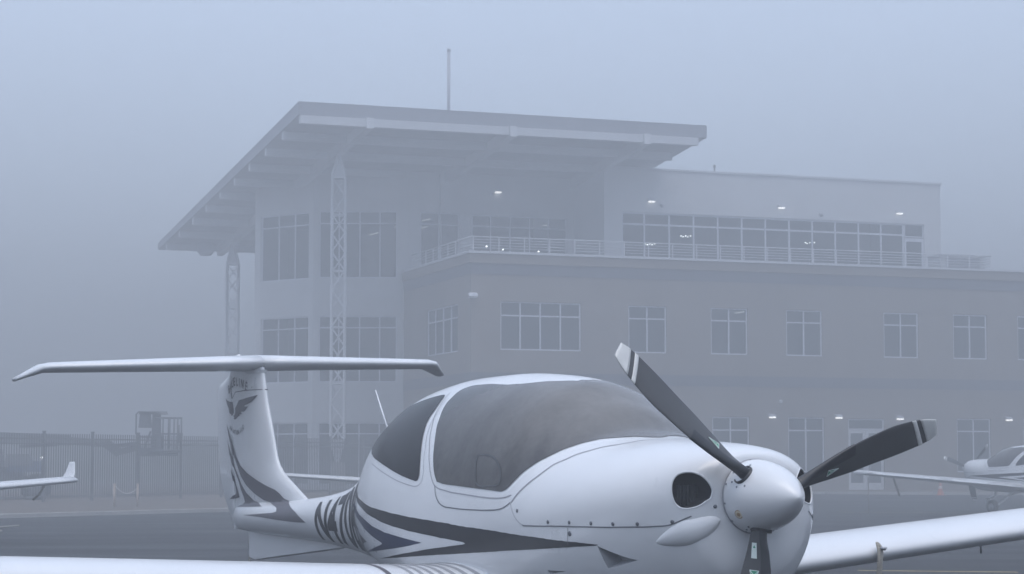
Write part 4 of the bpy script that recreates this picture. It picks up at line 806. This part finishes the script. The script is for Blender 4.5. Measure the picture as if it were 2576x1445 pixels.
# --- curved pale tower built of flat facets
def tz(fac): return lambda s: roof_z(fac.P(s, 0)) - .03
f1h = [(-3.30, -.30, 9.2, 12.12), (-3.25, -.30, 4.71, 7.58), (-3.25, -.30, .3, 2.98)]
f2h = [(-0.0 + .24, 3.62, 9.22, 12.14), (.24, 3.62, 4.71, 7.58), (.24, 3.62, .3, 2.98)]
f3h = [(.51, 2.30, 9.2, 12.13), (2.88, 7.40, 9.2, 12.11), (7.76, 9.02, 9.2, 12.08)]
wall('wall', 'stucco_pale', F1, -3.67, 0, 0, 12.9, f1h, top=tz(F1)); wall('wall', 'stucco_pale', F2, 0, 4.14, 0, 12.9, f2h, top=tz(F2)); wall('wall', 'stucco_pale', F3, 0, 9.2, 0, 12.9, f3h, top=tz(F3))
for h, tr in zip(f1h, (11.57, 7.07, 2.5)): window(F1, *h, (-2.21, -1.2), tr)
for h, tr in zip(f2h, (11.6, 7.07, 2.5)): window(F2, *h, (1.1, 2.0, 2.87), tr)
window(F3, *f3h[0], (1.38,), 11.6); window(F3, *f3h[1], (3.78, 4.70, 5.62, 6.52), 11.6); window(F3, *f3h[2], (8.2, 8.6), 11.55)
# --- pale top-floor lounge with the ribbon window
mull = [10.32, 11.51, 12.69, 13.87, 15.05, 16.22, 17.4, 18.57, 19.74, 20.93, 22.09, 23.28]
ch = [(9.23, 23.28, 9.0, 12.11), (23.30, 24.32, 9.0, 12.10)]
wall('wall', 'stucco_white', FC, 8.4, 25.2, 8.6, 13.97, ch)
window(FC, *ch[0], mull[:-1], 11.585, fr=.075); window(FC, 23.30, 24.32, 11.5, 12.10, ()); 
mb = MB(BO)
for x0, x1, z0, z1 in ((23.30, 23.40, 9.0, 11.46), (24.20, 24.32, 9.0, 11.46), (23.40, 24.20, 11.30, 11.46), (23.40, 24.20, 9.0, 9.3)):
    mb.hexa([FC.P(x0, z0, -.04), FC.P(x1, z0, -.04), FC.P(x1, z0, -.1), FC.P(x0, z0, -.1), FC.P(x0, z1, -.04), FC.P(x1, z1, -.04), FC.P(x1, z1, -.1), FC.P(x0, z1, -.1)])
dr = mb.build('door', 'mullion', B); mb = MB(BO); mb.add([FC.P(23.4, 9.3, -.08), FC.P(24.2, 9.3, -.08), FC.P(24.2, 11.3, -.08), FC.P(23.4, 11.3, -.08)], [(0, 1, 2, 3)]); mb.build('pane', 'pane', dr)
band('coping', 'trim_light', 13.975, 14.06, .06, [(FC, 8.36, 25.26)])
# back and side walls, floors and flat roofs so that the inside stays dark
DEP = 13.0
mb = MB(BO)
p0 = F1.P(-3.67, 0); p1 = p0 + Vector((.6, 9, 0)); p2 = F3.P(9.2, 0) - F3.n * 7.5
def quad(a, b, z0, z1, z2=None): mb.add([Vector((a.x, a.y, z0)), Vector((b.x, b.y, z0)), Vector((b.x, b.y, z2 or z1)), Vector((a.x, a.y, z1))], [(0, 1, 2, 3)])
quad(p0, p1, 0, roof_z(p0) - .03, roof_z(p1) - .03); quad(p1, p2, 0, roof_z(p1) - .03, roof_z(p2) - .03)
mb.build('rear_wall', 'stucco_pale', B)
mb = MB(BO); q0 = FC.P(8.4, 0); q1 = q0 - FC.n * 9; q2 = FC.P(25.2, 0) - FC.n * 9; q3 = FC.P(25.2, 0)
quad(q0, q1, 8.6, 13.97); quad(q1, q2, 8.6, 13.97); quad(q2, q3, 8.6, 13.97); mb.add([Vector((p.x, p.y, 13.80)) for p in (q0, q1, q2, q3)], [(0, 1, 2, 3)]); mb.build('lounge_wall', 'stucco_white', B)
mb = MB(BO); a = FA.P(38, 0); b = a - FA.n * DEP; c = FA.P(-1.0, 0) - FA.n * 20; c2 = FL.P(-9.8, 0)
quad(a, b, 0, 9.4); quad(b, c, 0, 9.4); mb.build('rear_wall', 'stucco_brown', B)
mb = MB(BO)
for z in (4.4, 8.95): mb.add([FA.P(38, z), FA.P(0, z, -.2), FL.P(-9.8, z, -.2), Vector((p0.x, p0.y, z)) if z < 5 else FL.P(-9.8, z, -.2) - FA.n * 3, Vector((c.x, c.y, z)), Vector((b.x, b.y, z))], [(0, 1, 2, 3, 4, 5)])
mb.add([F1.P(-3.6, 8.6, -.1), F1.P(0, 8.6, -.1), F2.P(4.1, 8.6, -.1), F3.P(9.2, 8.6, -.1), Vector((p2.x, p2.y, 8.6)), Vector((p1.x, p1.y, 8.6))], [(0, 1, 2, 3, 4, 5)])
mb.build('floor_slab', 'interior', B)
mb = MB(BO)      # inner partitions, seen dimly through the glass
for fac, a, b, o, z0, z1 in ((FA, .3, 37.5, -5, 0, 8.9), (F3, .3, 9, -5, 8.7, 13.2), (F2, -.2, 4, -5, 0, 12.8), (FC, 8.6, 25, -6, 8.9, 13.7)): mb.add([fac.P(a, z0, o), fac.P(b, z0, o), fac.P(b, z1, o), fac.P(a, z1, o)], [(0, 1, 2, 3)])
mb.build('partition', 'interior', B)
# --- tilted roof: slab, purlins, girders, two lattice columns
S0, S1, T1 = -2.86, 14.81, 26.0
def RP(s, t, dz=0.0): p = RT0 + e1 * s + e2 * t; return p + Vector((0, 0, RZ0 - RSL * t + dz))
mb = MB(BO); mb.hexa([RP(S0, 0, 0), RP(S1, 0, 0), RP(S1, T1, 0), RP(S0, T1, 0), RP(S0, 0, .52), RP(S1, 0, .52), RP(S1, T1, .34), RP(S0, T1, .34)]); roof = mb.build('roof', 'roof_edge', B)
mb = MB(BO); mb.add([RP(S0 + .03, .03, -.006), RP(S1 - .03, .03, -.006), RP(S1 - .03, T1 - .03, -.006), RP(S0 + .03, T1 - .03, -.006)], [(3, 2, 1, 0)]); mb.build('soffit', 'soffit', roof)
for t in (.06, 2.62, 5.3, 7.95, 10.55, 13.2, 15.85, 18.55, 21.4, 24.3):
    mb = MB(BO); a = RP(S0 + .06, t, -.18); b = RP(S1 - .42, t, -.18); mb.beam(a + Vector((0, 0, 0)), b, .26, .33); mb.build('purlin', 'beam_paint', roof)
for s in (0.0, 6.06, 12.0):
    mb = MB(BO); mb.beam(RP(s, -.22, -.24), RP(s, T1 - 1.2, -.24), .30, .44); mb.build('girder', 'beam_paint', roof)
def column(p, ztop, rz):
    mb = MB(BO); h = .28; zb, zt = 2.15, ztop - .95; cs = [Vector((cos(rz + pi / 4 + pi / 2 * k) * .49, sin(rz + pi / 4 + pi / 2 * k) * .49, 0)) * .78 for k in range(4)]; p = Vector((p[0], p[1], 0))
    for c in cs: mb.tube([p + c + Vector((0, 0, zb)), p + c + Vector((0, 0, zt))], .055, 8); mb.tube([p + c + Vector((0, 0, zb)), p + c * .12 + Vector((0, 0, 1.28))], .05, 8); mb.tube([p + c + Vector((0, 0, zt)), p + c * .15 + Vector((0, 0, ztop))], .06, 8)
    n = round((zt - zb) / .75); dz = (zt - zb) / n
    for i in range(n):
        for k in range(4):
            a, b = cs[k], cs[(k + 1) % 4]; z0 = zb + i * dz; z1 = z0 + dz
            if (i + k) % 2: a, b = b, a
            mb.tube([p + a + Vector((0, 0, z0)), p + b + Vector((0, 0, z1))], .036, 5)
            if i % 3 == 0: mb.tube([p + cs[k] + Vector((0, 0, z0)), p + cs[(k + 1) % 4] + Vector((0, 0, z0))], .03, 5)
    for z in (zb, zt):
        q = [p + c * 1.06 + Vector((0, 0, z - .05)) for c in cs] + [p + c * 1.06 + Vector((0, 0, z + .05)) for c in cs]; mb.hexa(q)
    # solid tapering shoes at both ends
    for za, zb_, sc in ((zb - .05, 1.35, .14), (zt + .05, ztop - .04, .18)):
        q0 = [p + c * 1.0 + Vector((0, 0, za)) for c in cs]; q1 = [p + c * sc + Vector((0, 0, zb_)) for c in cs]; mb.hexa(q0 + q1)
    col = mb.build('lattice_column', 'column_paint', B, False)
    mb = MB(BO); mb.box(p + Vector((0, 0, .66)), (.62, .62, 1.24), rz); mb.build('pedestal', 'concrete', col)
c1 = Vector((-7.12, 91.0, 0)); c2 = Vector((-13.56, 107.77, 0))
column(c1, RZ0 - RSL * (c1 - RT0).dot(e2) - .46, radians(2)); column(c2, RZ0 - RSL * (c2 - RT0).dot(e2) - .46, radians(2))
# round downlight can under the low corner of the roof
mb = MB(BO); q = RP(-2.3, 24.2, -.34); mb.lathe(RP(-.9, 24.0, -.62), (0, 0, 1), [(-.02, .0), (0, .28), (.22, .42), (.62, .42)], 20); mb.build('roof_drum', 'lamp_body', roof, True)

# --- railing along the terrace edge
R_ = empty('terrace_railing', FA.P(0, 9.5)); RO = R_.location.copy(); tag(R_, 'long pale metal railing along the terrace edge above the brown wing', 'railing')
mb = MB(RO)
for z in (9.66, 9.77, 9.88, 9.99): mb.tube([FL.P(-8.6, z, -.02), FL.P(-.02, z, -.02), FA.P(0.0, z, -.02), FA.P(23.8, z, -.02), FA.P(23.8, z, -3.0)], .013, 5)
mb.tube([FL.P(-8.6, 10.10, -.02), FL.P(-.02, 10.10, -.02), FA.P(0.0, 10.10, -.02), FA.P(23.8, 10.10, -.02), FA.P(23.8, 10.10, -3.0)], .024, 6); mb.build('rail', 'trim_light', R_, True)
for k in range(23):
    mb = MB(RO); mb.beam(FA.P(.1 + 1.075 * k, 9.5, -.02), FA.P(.1 + 1.075 * k, 10.09, -.02), .045, .045, (0, 1, 0)); mb.build('post', 'trim_light', R_)
for k in range(1, 9):
    mb = MB(RO); mb.beam(FL.P(-1.075 * k, 9.5, -.02), FL.P(-1.075 * k, 10.09, -.02), .045, .045, (0, 1, 0)); mb.build('post', 'trim_light', R_)
# --- roof-top and wall fixtures
H_ = empty('rooftop_unit', FA.P(22.7, 9.0, -4.5)); HO = H_.location.copy(); tag(H_, 'boxy grey ventilation unit on the terrace behind the railing end', 'vent unit')
mb = MB(HO); mb.box(FA.P(22.9, 9.75, -1.4), (2.2, 1.0, .72), radians(21)); mb.build('casing', 'hvac', H_)
mb = MB(HO); mb.box(FA.P(22.9, 10.15, -1.4), (2.3, 1.1, .07), radians(21)); mb.box(FA.P(22.9, 9.2, -1.4), (2.0, .9, .36), radians(21)); mb.build('lid', 'hvac', H_)
mb = MB(HO)
for i in range(5): mb.box(FA.P(22.9, 9.52 + .12 * i, -.885), (1.7, .03, .05), radians(21))
mb.build('louvre', 'band_dark', H_)
mp = Vector((-2.66, 92.65, 0)); mz = roof_z(mp)
mb = MB(); mb.tube([mp + Vector((0, 0, mz + .3)), mp + Vector((0, 0, 18.5))], .07, 10); mb.tube([mp + Vector((0, 0, 18.5)), mp + Vector((0, 0, 18.62))], .085, 10); mb.tube([mp + Vector((0, 0, mz + .3)), mp + Vector((0, 0, mz + .6))], .16, 10)
tag(mb.build('antenna_mast', 'lamp_body', None, True), 'plain vertical mast standing on the tilted roof', 'mast')
mb = MB(); mb.tube([(-2.93, 91.6, 8.96), (-2.96, 91.6, 11.2), (-2.98, 91.6, 11.25), (-2.99, 91.6, 13.15)], [.05, .045, .03, .022], 8)
tag(mb.build('terrace_antenna', 'lift_boom', None, True), 'thin dark whip antenna rising from the terrace before the tower windows', 'antenna')
mb = MB(); p = FC.P(13.85, 14.06, -.3); mb.tube([p, p + Vector((0, 0, .22))], .035, 8); mb.lathe(p + Vector((0, 0, .22)), (0, 0, 1), [(0, .07), (.10, .06), (.13, 0)], 12)
tag(mb.build('roof_beacon', 'lift_grey', None, True), 'tiny dark beacon on the lounge roof edge right of the tilted roof', 'beacon')
def wall_lamp(fac, s, z, label, group, o=.0, w=.30, down=.10):
    e = empty('wall_lamp', fac.P(s, z, o)); eo = e.location.copy(); tag(e, label, 'lamp', group)
    mb = MB(eo); mb.hexa([fac.P(s - w / 2, z + .02, o + .002), fac.P(s + w / 2, z + .02, o + .002), fac.P(s + w / 2, z + .02, o + .20), fac.P(s - w / 2, z + .02, o + .20), fac.P(s - w / 2, z + .14, o + .002), fac.P(s + w / 2, z + .14, o + .002), fac.P(s + w / 2, z + .09, o + .16), fac.P(s - w / 2, z + .09, o + .16)]); mb.build('housing', 'lamp_body', e)
    mb = MB(eo); mb.hexa([fac.P(s - w / 2 + .02, z - .045, o + .05), fac.P(s + w / 2 - .02, z - .045, o + .05), fac.P(s + w / 2 - .02, z - .045, o + .19), fac.P(s - w / 2 + .02, z - .045, o + .19), fac.P(s - w / 2 + .02, z + .016, o + .05), fac.P(s + w / 2 - .02, z + .016, o + .05), fac.P(s + w / 2 - .02, z + .016, o + .19), fac.P(s - w / 2 + .02, z + .016, o + .19)]); mb.build('lens', 'lamp_on', e)
GW = 'lit lamps along the ground floor wall'
wall_lamp(FA, 13.09, 3.12, 'lit wall lamp between the two ground floor windows left of the door', GW)
wall_lamp(FA, 16.18, 3.12, 'lit wall lamp just left of the double door', GW)
wall_lamp(FA, 19.09, 3.09, 'lit wall lamp right of the double door above the propeller tip', GW)
wall_lamp(FA, 24.44, 3.08, 'lit wall lamp above the distant aircraft cabin', GW)
GT = 'lit lamps high on the top floor wall'
wall_lamp(FC, 10.60, 12.59, 'lit lamp over the left end of the ribbon window', GT); wall_lamp(FC, 16.94, 12.57, 'lit lamp over the middle of the ribbon window', GT); wall_lamp(FC, 22.98, 12.56, 'lit lamp over the right end of the ribbon window', GT)
wall_lamp(F3, 4.07, 13.13, 'lit lamp on the shaded tower wall under the roof', GT)
for s, z, fac, lb in ((3.75, 13.0, F3, 'small spotlight beside the lit lamp on the tower wall'), (11.05, 12.45, FC, 'small dark spotlight right of the left lounge lamp'), (18.9, 12.35, FC, 'small spotlight between the middle and right lounge lamps')):
    e = empty('spotlight', fac.P(s, z)); eo = e.location.copy(); tag(e, lb, 'spotlight', 'spotlights on the top floor wall'); mb = MB(eo); p = fac.P(s, z, .02); mb.tube([p, fac.P(s, z, .14)], .03, 8); mb.build('bracket', 'lamp_body', e, True)
    mb = MB(eo); mb.lathe(fac.P(s, z, .16), tuple(fac.n - Vector((0, 0, .8))), [(-.08, .03), (-.06, .06), (.10, .085), (.10, 0)], 14); mb.build('head', 'lamp_body', e, True)
e = empty('flood_lamp', FA.P(.12, 7.72, .04)); eo = e.location.copy(); tag(e, 'pale hooded flood lamp on the corner of the brown wing', 'lamp')
mb = MB(eo); rows = []
for i in range(7):
    a = pi * i / 6; rows.append([FA.P(-.16 + .36 * q - .10 * (1 - abs(2 * q - 1)) * 0, 7.72 + .17 * sin(a * .5) * (1 if q > .25 else .55 + 1.8 * q), .02 + .24 * cos(a * .5)) for q in (0, .25, .5, .75, 1)])
mb.grid(rows); mb.add([FA.P(-.16, 7.72, .26), FA.P(.20, 7.72, .26), FA.P(.20, 7.72, .02), FA.P(-.16, 7.72, .02)], [(0, 1, 2, 3)]); mb.add([FA.P(.20, 7.72, .26), FA.P(.20, 7.72, .02), FA.P(.20, 7.89, .02), FA.P(.20, 7.85, .15)], [(0, 1, 2, 3)]); mb.build('hood', 'mullion', e)
mb = MB(eo); mb.box(FA.P(.02, 7.69, .14), (.30, .16, .04), radians(21)); mb.build('lens', 'trim_light', e)
mb = MB(); mb.lathe(FA.P(13.51, 3.76, .02), tuple(FA.n), [(0, .07), (.08, .07), (.13, .03), (.13, 0)], 14); tag(mb.build('sensor', 'mullion', None, True), 'small round sensor high on the wall between ground floor lamps', 'sensor')
# --- lights burning inside, seen through the glass
def tube_light(a, b, label, group='strip lights inside the tower'):
    mb = MB(); mb.tube([a, b], .022, 6); tag(mb.build('strip_light', 'lamp_tube', None, True), label, 'strip light', group)
tube_light((-6.33, 98.4, 11.33), (-5.95, 98.6, 11.46), 'slanting strip light in the top tower window right of the lattice column')
tube_light((-5.22, 98.4, 11.68), (-5.07, 98.5, 11.74), 'short strip light at the right edge of the wide top tower window')
tube_light((-4.01, 98.85, 12.02), (-3.66, 99.0, 12.12), 'upper strip light in the narrow tower window behind the antenna')
tube_light((-4.04, 98.83, 11.68), (-3.78, 98.95, 11.77), 'lower strip light in the narrow tower window behind the antenna')
tube_light((1.40, 100.93, 12.02), (1.66, 101.05, 12.06), 'faint strip light behind the terrace windows of the tower')
tube_light((9.27, 92.48, 7.46), (9.68, 92.62, 7.53), 'strip light in the brown wing window left of the propeller', 'strip lights in the brown wing')
def cluster(c, n, label, sp=.105):
    e = empty('chandelier', c); tag(e, label, 'chandelier', 'chandeliers in the lounge'); mb = MB()
    mb.tube([(0, 0, .05), (0, 0, 1.2)], .01, 5); mb.tube([(-sp * n / 2, 0, .05), (sp * n / 2, 0, .05)], .01, 5); mb.build('stem', 'lift_grey', e)
    for i in range(n):
        mb = MB(); mb.lathe((sp * (i - (n - 1) / 2), .12 * (i % 2), .0 + (-.028 if i in (1, n - 2) else .0)), (0, 0, 1), [(-.030, 0), (-.02, .026), (0, .032), (.02, .026), (.03, 0)], 8); mb.build('bulb', 'lamp_dot', e, True)
cluster((7.82, 99.74, 11.43), 5, 'row of bright bulbs in the third pane of the ribbon window')
cluster((6.17, 99.11, 11.01), 5, 'fainter bulbs low behind the railing in the second ribbon pane')
cluster((13.71, 102.0, 11.35), 5, 'row of bright bulbs in the middle of the ribbon window')
cluster((3.6, 101.77, 11.4), 3, 'three bulbs in the shaded window beside the lounge wall', .20)
for i, (c, lb) in enumerate((((-1.15, 99.95, 10.98), 'white bulb behind the left end of the terrace railing'), ((-.41, 100.23, 10.86), 'second white bulb, just above the terrace coping'), ((1.21, 100.85, 10.83), 'white bulb near the coping below the middle tower windows'))):
    mb = MB(); mb.lathe(c, (0, 0, 1), [(-.045, 0), (-.03, .035), (0, .045), (.03, .035), (.045, 0)], 10); mb.tube([Vector(c) + Vector((0, 0, .03)), Vector(c) + Vector((0, 0, 1.0))], .006, 4, 1); tag(mb.build('pendant_bulb', ['lamp_dot', 'lift_grey'], None, True), lb, 'bulb', 'bulbs hanging inside the tower')

# ============================================================ FENCE AND LEFT-HAND THINGS
fa = Vector((-19.6, 57.0, .085)); fb = Vector((-4.9, 86.9, .085)); fd = (fb - fa); FLN = fd.length; fd = fd.normalized(); fz = Vector((0, 0, 1))
FN = empty('picket_fence', fa); FO = fa.copy(); tag(FN, 'tall black metal picket fence running behind the tail', 'fence')
mb = MB(FO)
for z in (1.92, 1.77, .16): mb.beam(fa + fz * z, fb + fz * z, .03, .04)
mb.build('rail', 'fence_black', FN)
mb = MB(FO); k = 0
while k * .118 < FLN:
    p = fa + fd * (k * .118); mb.beam(p + fz * .08, p + fz * 2.08, .027, .020, tuple(fd)); k += 1
mb.build('pickets', 'fence_picket', FN)
k = 0
while k * 2.42 < FLN + .1:
    mb = MB(FO); p = fa + fd * min(k * 2.42 + .05, FLN); mb.beam(p, p + fz * 2.13, .07, .07, tuple(fd)); mb.beam(p + fz * 2.13, p + fz * 2.16, .085, .085, tuple(fd)); mb.build('post', 'fence_black', FN); k += 1
# articulated boom lift parked beyond the fence
Lb = empty('boom_lift', (-16.4, 72.5, .0)); LO = Lb.location.copy(); tag(Lb, 'dark boom lift with its cage raised above the fence', 'boom lift')
lx = Vector((.985, .17, 0)); ly = Vector((-.17, .985, 0))
def lp(a, b, z): return Vector((-16.4, 72.5, 0)) + lx * a + ly * b + fz * z
def lbox(mb, a0, a1, b0, b1, z0, z1, t=0.0): mb.hexa([lp(a0, b0, z0), lp(a1, b0, z0), lp(a1, b1, z0), lp(a0, b1, z0), lp(a0 + t, b0 + t, z1), lp(a1 - t, b0 + t, z1), lp(a1 - t, b1 - t, z1), lp(a0 + t, b1 - t, z1)])
mb = MB(LO); lbox(mb, -2.3, 1.35, -.75, .75, .45, .85, .08); lbox(mb, -1.9, .6, -.6, .6, .85, 1.15, .1); mb.build('chassis', 'lift_grey', Lb)
mb = MB(LO); lbox(mb, -2.6, -.1, -.9, .9, 1.17, 1.95, .14); lbox(mb, -.1, .9, -.85, .35, 1.17, 1.55, .15); mb.build('turret', 'lift_grey', Lb)
mb = MB(LO); lbox(mb, .0, 1.25, -.88, -.2, .98, 1.32, .16); mb.build('hood', 'lift_blue', Lb)
for a in (-1.8, .95):
    for b in (-.85, .85):
        mb = MB(LO); mb.lathe(lp(a, b, .46), tuple(ly), [(-.17, .28), (-.19, .40), (-.12, .46), (.12, .46), (.19, .40), (.17, .28)], 26); w_ = mb.build('wheel', 'rubber', Lb, True); mb = MB(LO); mb.lathe(lp(a, b, .46), tuple(ly), [(-.15, 0), (-.13, .27), (.13, .27), (.15, 0)], 18); mb.build('rim', 'lift_boom', w_, True)
mb = MB(LO); mb.beam(lp(-2.4, .1, 2.18), lp(2.0, .1, 2.00), .30, .34); mb.beam(lp(1.6, .1, 2.02), lp(3.3, .1, 1.88), .22, .24); mb.build('boom', 'lift_boom', Lb)
mb = MB(LO); mb.beam(lp(.4, .1, 1.80), lp(1.6, .1, 1.86), .10, .10); mb.build('cylinder', 'lift_grey', Lb); mb = MB(LO); mb.beam(lp(3.1, .1, 1.95), lp(3.6, .1, 1.58), .26, .30); mb.beam(lp(3.5, .1, 1.60), lp(4.3, .1, 1.80), .20, .20); mb.beam(lp(3.3, .1, 1.80), lp(4.25, .1, 1.92), .12, .12); mb.beam(lp(4.2, .1, 1.62), lp(4.75, .1, 1.62), .30, .28); mb.build('jib', 'lift_grey', Lb)
mb = MB(LO); lbox(mb, 4.5, 5.62, -.45, .75, 1.62, 1.70); lbox(mb, 4.55, 5.0, -.1, .4, 1.50, 1.62); lbox(mb, 4.9, 5.5, -.3, .6, 1.50, 1.60); 
for z in (2.22, 2.74): mb.tube([lp(4.7, -.42, z), lp(5.6, -.42, z), lp(5.6, .72, z), lp(4.7, .72, z)], .022, 6)
for a in (5.0, 5.18, 5.36, 5.48, 5.6):
    for b in (-.42, .72): mb.tube([lp(a, b, 1.7), lp(a, b, 2.74)], .016, 6)
for b in (-.1, .3): mb.tube([lp(5.6, b, 1.7), lp(5.6, b, 2.74)], .016, 6)
mb.tube([lp(5.2, -.43, 1.8), lp(5.2, -.43, 2.7)], .04, 6); mb.tube([lp(5.5, -.43, 1.9), lp(5.5, -.43, 2.5)], .035, 6); mb.build('basket', 'lift_grey', Lb, True)
mb = MB(LO); lbox(mb, 4.62, 4.95, -.2, .4, 1.7, 2.86, .03); lbox(mb, 4.20, 4.64, -.25, .35, 2.42, 2.86, .04); mb.tube([lp(4.85, -.3, 2.93), lp(4.20, -.3, 2.93), lp(4.12, -.3, 2.85), lp(4.12, -.3, 2.22), lp(4.20, -.3, 2.12), lp(4.60, -.3, 2.10)], .026, 7); lbox(mb, 4.2, 5.15, -.3, .4, 2.86, 2.95, .03); mb.tube([lp(4.35, .0, 1.62), lp(4.6, 0, 2.3)], .04, 6); mb.build('control_box', 'lift_grey', Lb)
mb = MB(LO); mb.lathe(lp(1.15, -.95, 1.44), tuple(-ly), [(-.03, 0), (-.02, .03), (.0, .042), (.03, .03), (.04, 0)], 10); mb.build('work_lamp', 'lamp_dot', Lb, True)
# chained posts at the kerb
def gp_(x, y): return Vector((x, y, .085))
P1 = gp_(-10.85, 61.0); P2 = gp_(-10.25, 61.2)
for p, lb in ((P1, 'short pale post left of the hanging chain'), (P2, 'short pale post right of the hanging chain')):
    mb = MB(); mb.tube([p, p + fz * .60], .032, 10); mb.lathe(p + fz * .60, (0, 0, 1), [(0, .04), (.02, .04), (.035, .0)], 12); tag(mb.build('chain_post', 'post_pale', None, True), lb, 'post', 'pair of chained posts')
mb = MB(); a = P1 + fz * .60; b = P2 + fz * .52; mb.tube([a + (b - a) * (i / 12) + Vector((0, 0, -.20 * 4 * (i / 12) * (1 - i / 12))) for i in range(13)], .012, 5); tag(mb.build('chain', 'chain', None, True), 'pale chain sagging between the two short posts', 'chain')
mb = MB(); mb.tube([(-10.0, 45.4, .02), (-10.18, 44.0, .025), (-10.3, 42.4, .02), (-9.6, 42.1, .02)], .022, 6); tag(mb.build('ground_rope', 'rope', None, True), 'loose pale rope lying on the asphalt at far left', 'rope')
mb = MB(); cp = Vector((16.6, 86.6, .0)); mb.lathe(cp, (0, 0, 1), [(.02, .15), (.03, .13), (.24, .085), (.26, .08)], 18, 0); mb.lathe(cp, (0, 0, 1), [(.26, .08), (.36, .058)], 18, 1); mb.lathe(cp, (0, 0, 1), [(.36, .058), (.52, .024), (.53, 0)], 18, 0); mb.box(cp + Vector((0, 0, .012)), (.34, .34, .024))
tag(mb.build('traffic_cone', ['cone_orange', 'cone_band'], None, True), 'small orange cone on the apron before the terminal', 'cone')

# ============================================================ FOG
mb = MB(); mb.box((0, 370, 9.7), (838, 818, 21.4)); hz = mb.build('haze', ()); tag(hz, kind='stuff')
m = bpy.data.materials.new('fog'); m.use_nodes = True; t = m.node_tree; t.nodes.remove(t.nodes["Principled BSDF"])
pv = t.nodes.new('ShaderNodeVolumePrincipled'); pv.inputs['Color'].default_value = (.58, .597, .612, 1); pv.inputs['Density'].default_value = 0.0143; pv.inputs['Anisotropy'].default_value = 0.2
t.links.new(pv.outputs[0], t.nodes['Material Output'].inputs['Volume']); hz.data.materials.append(m)
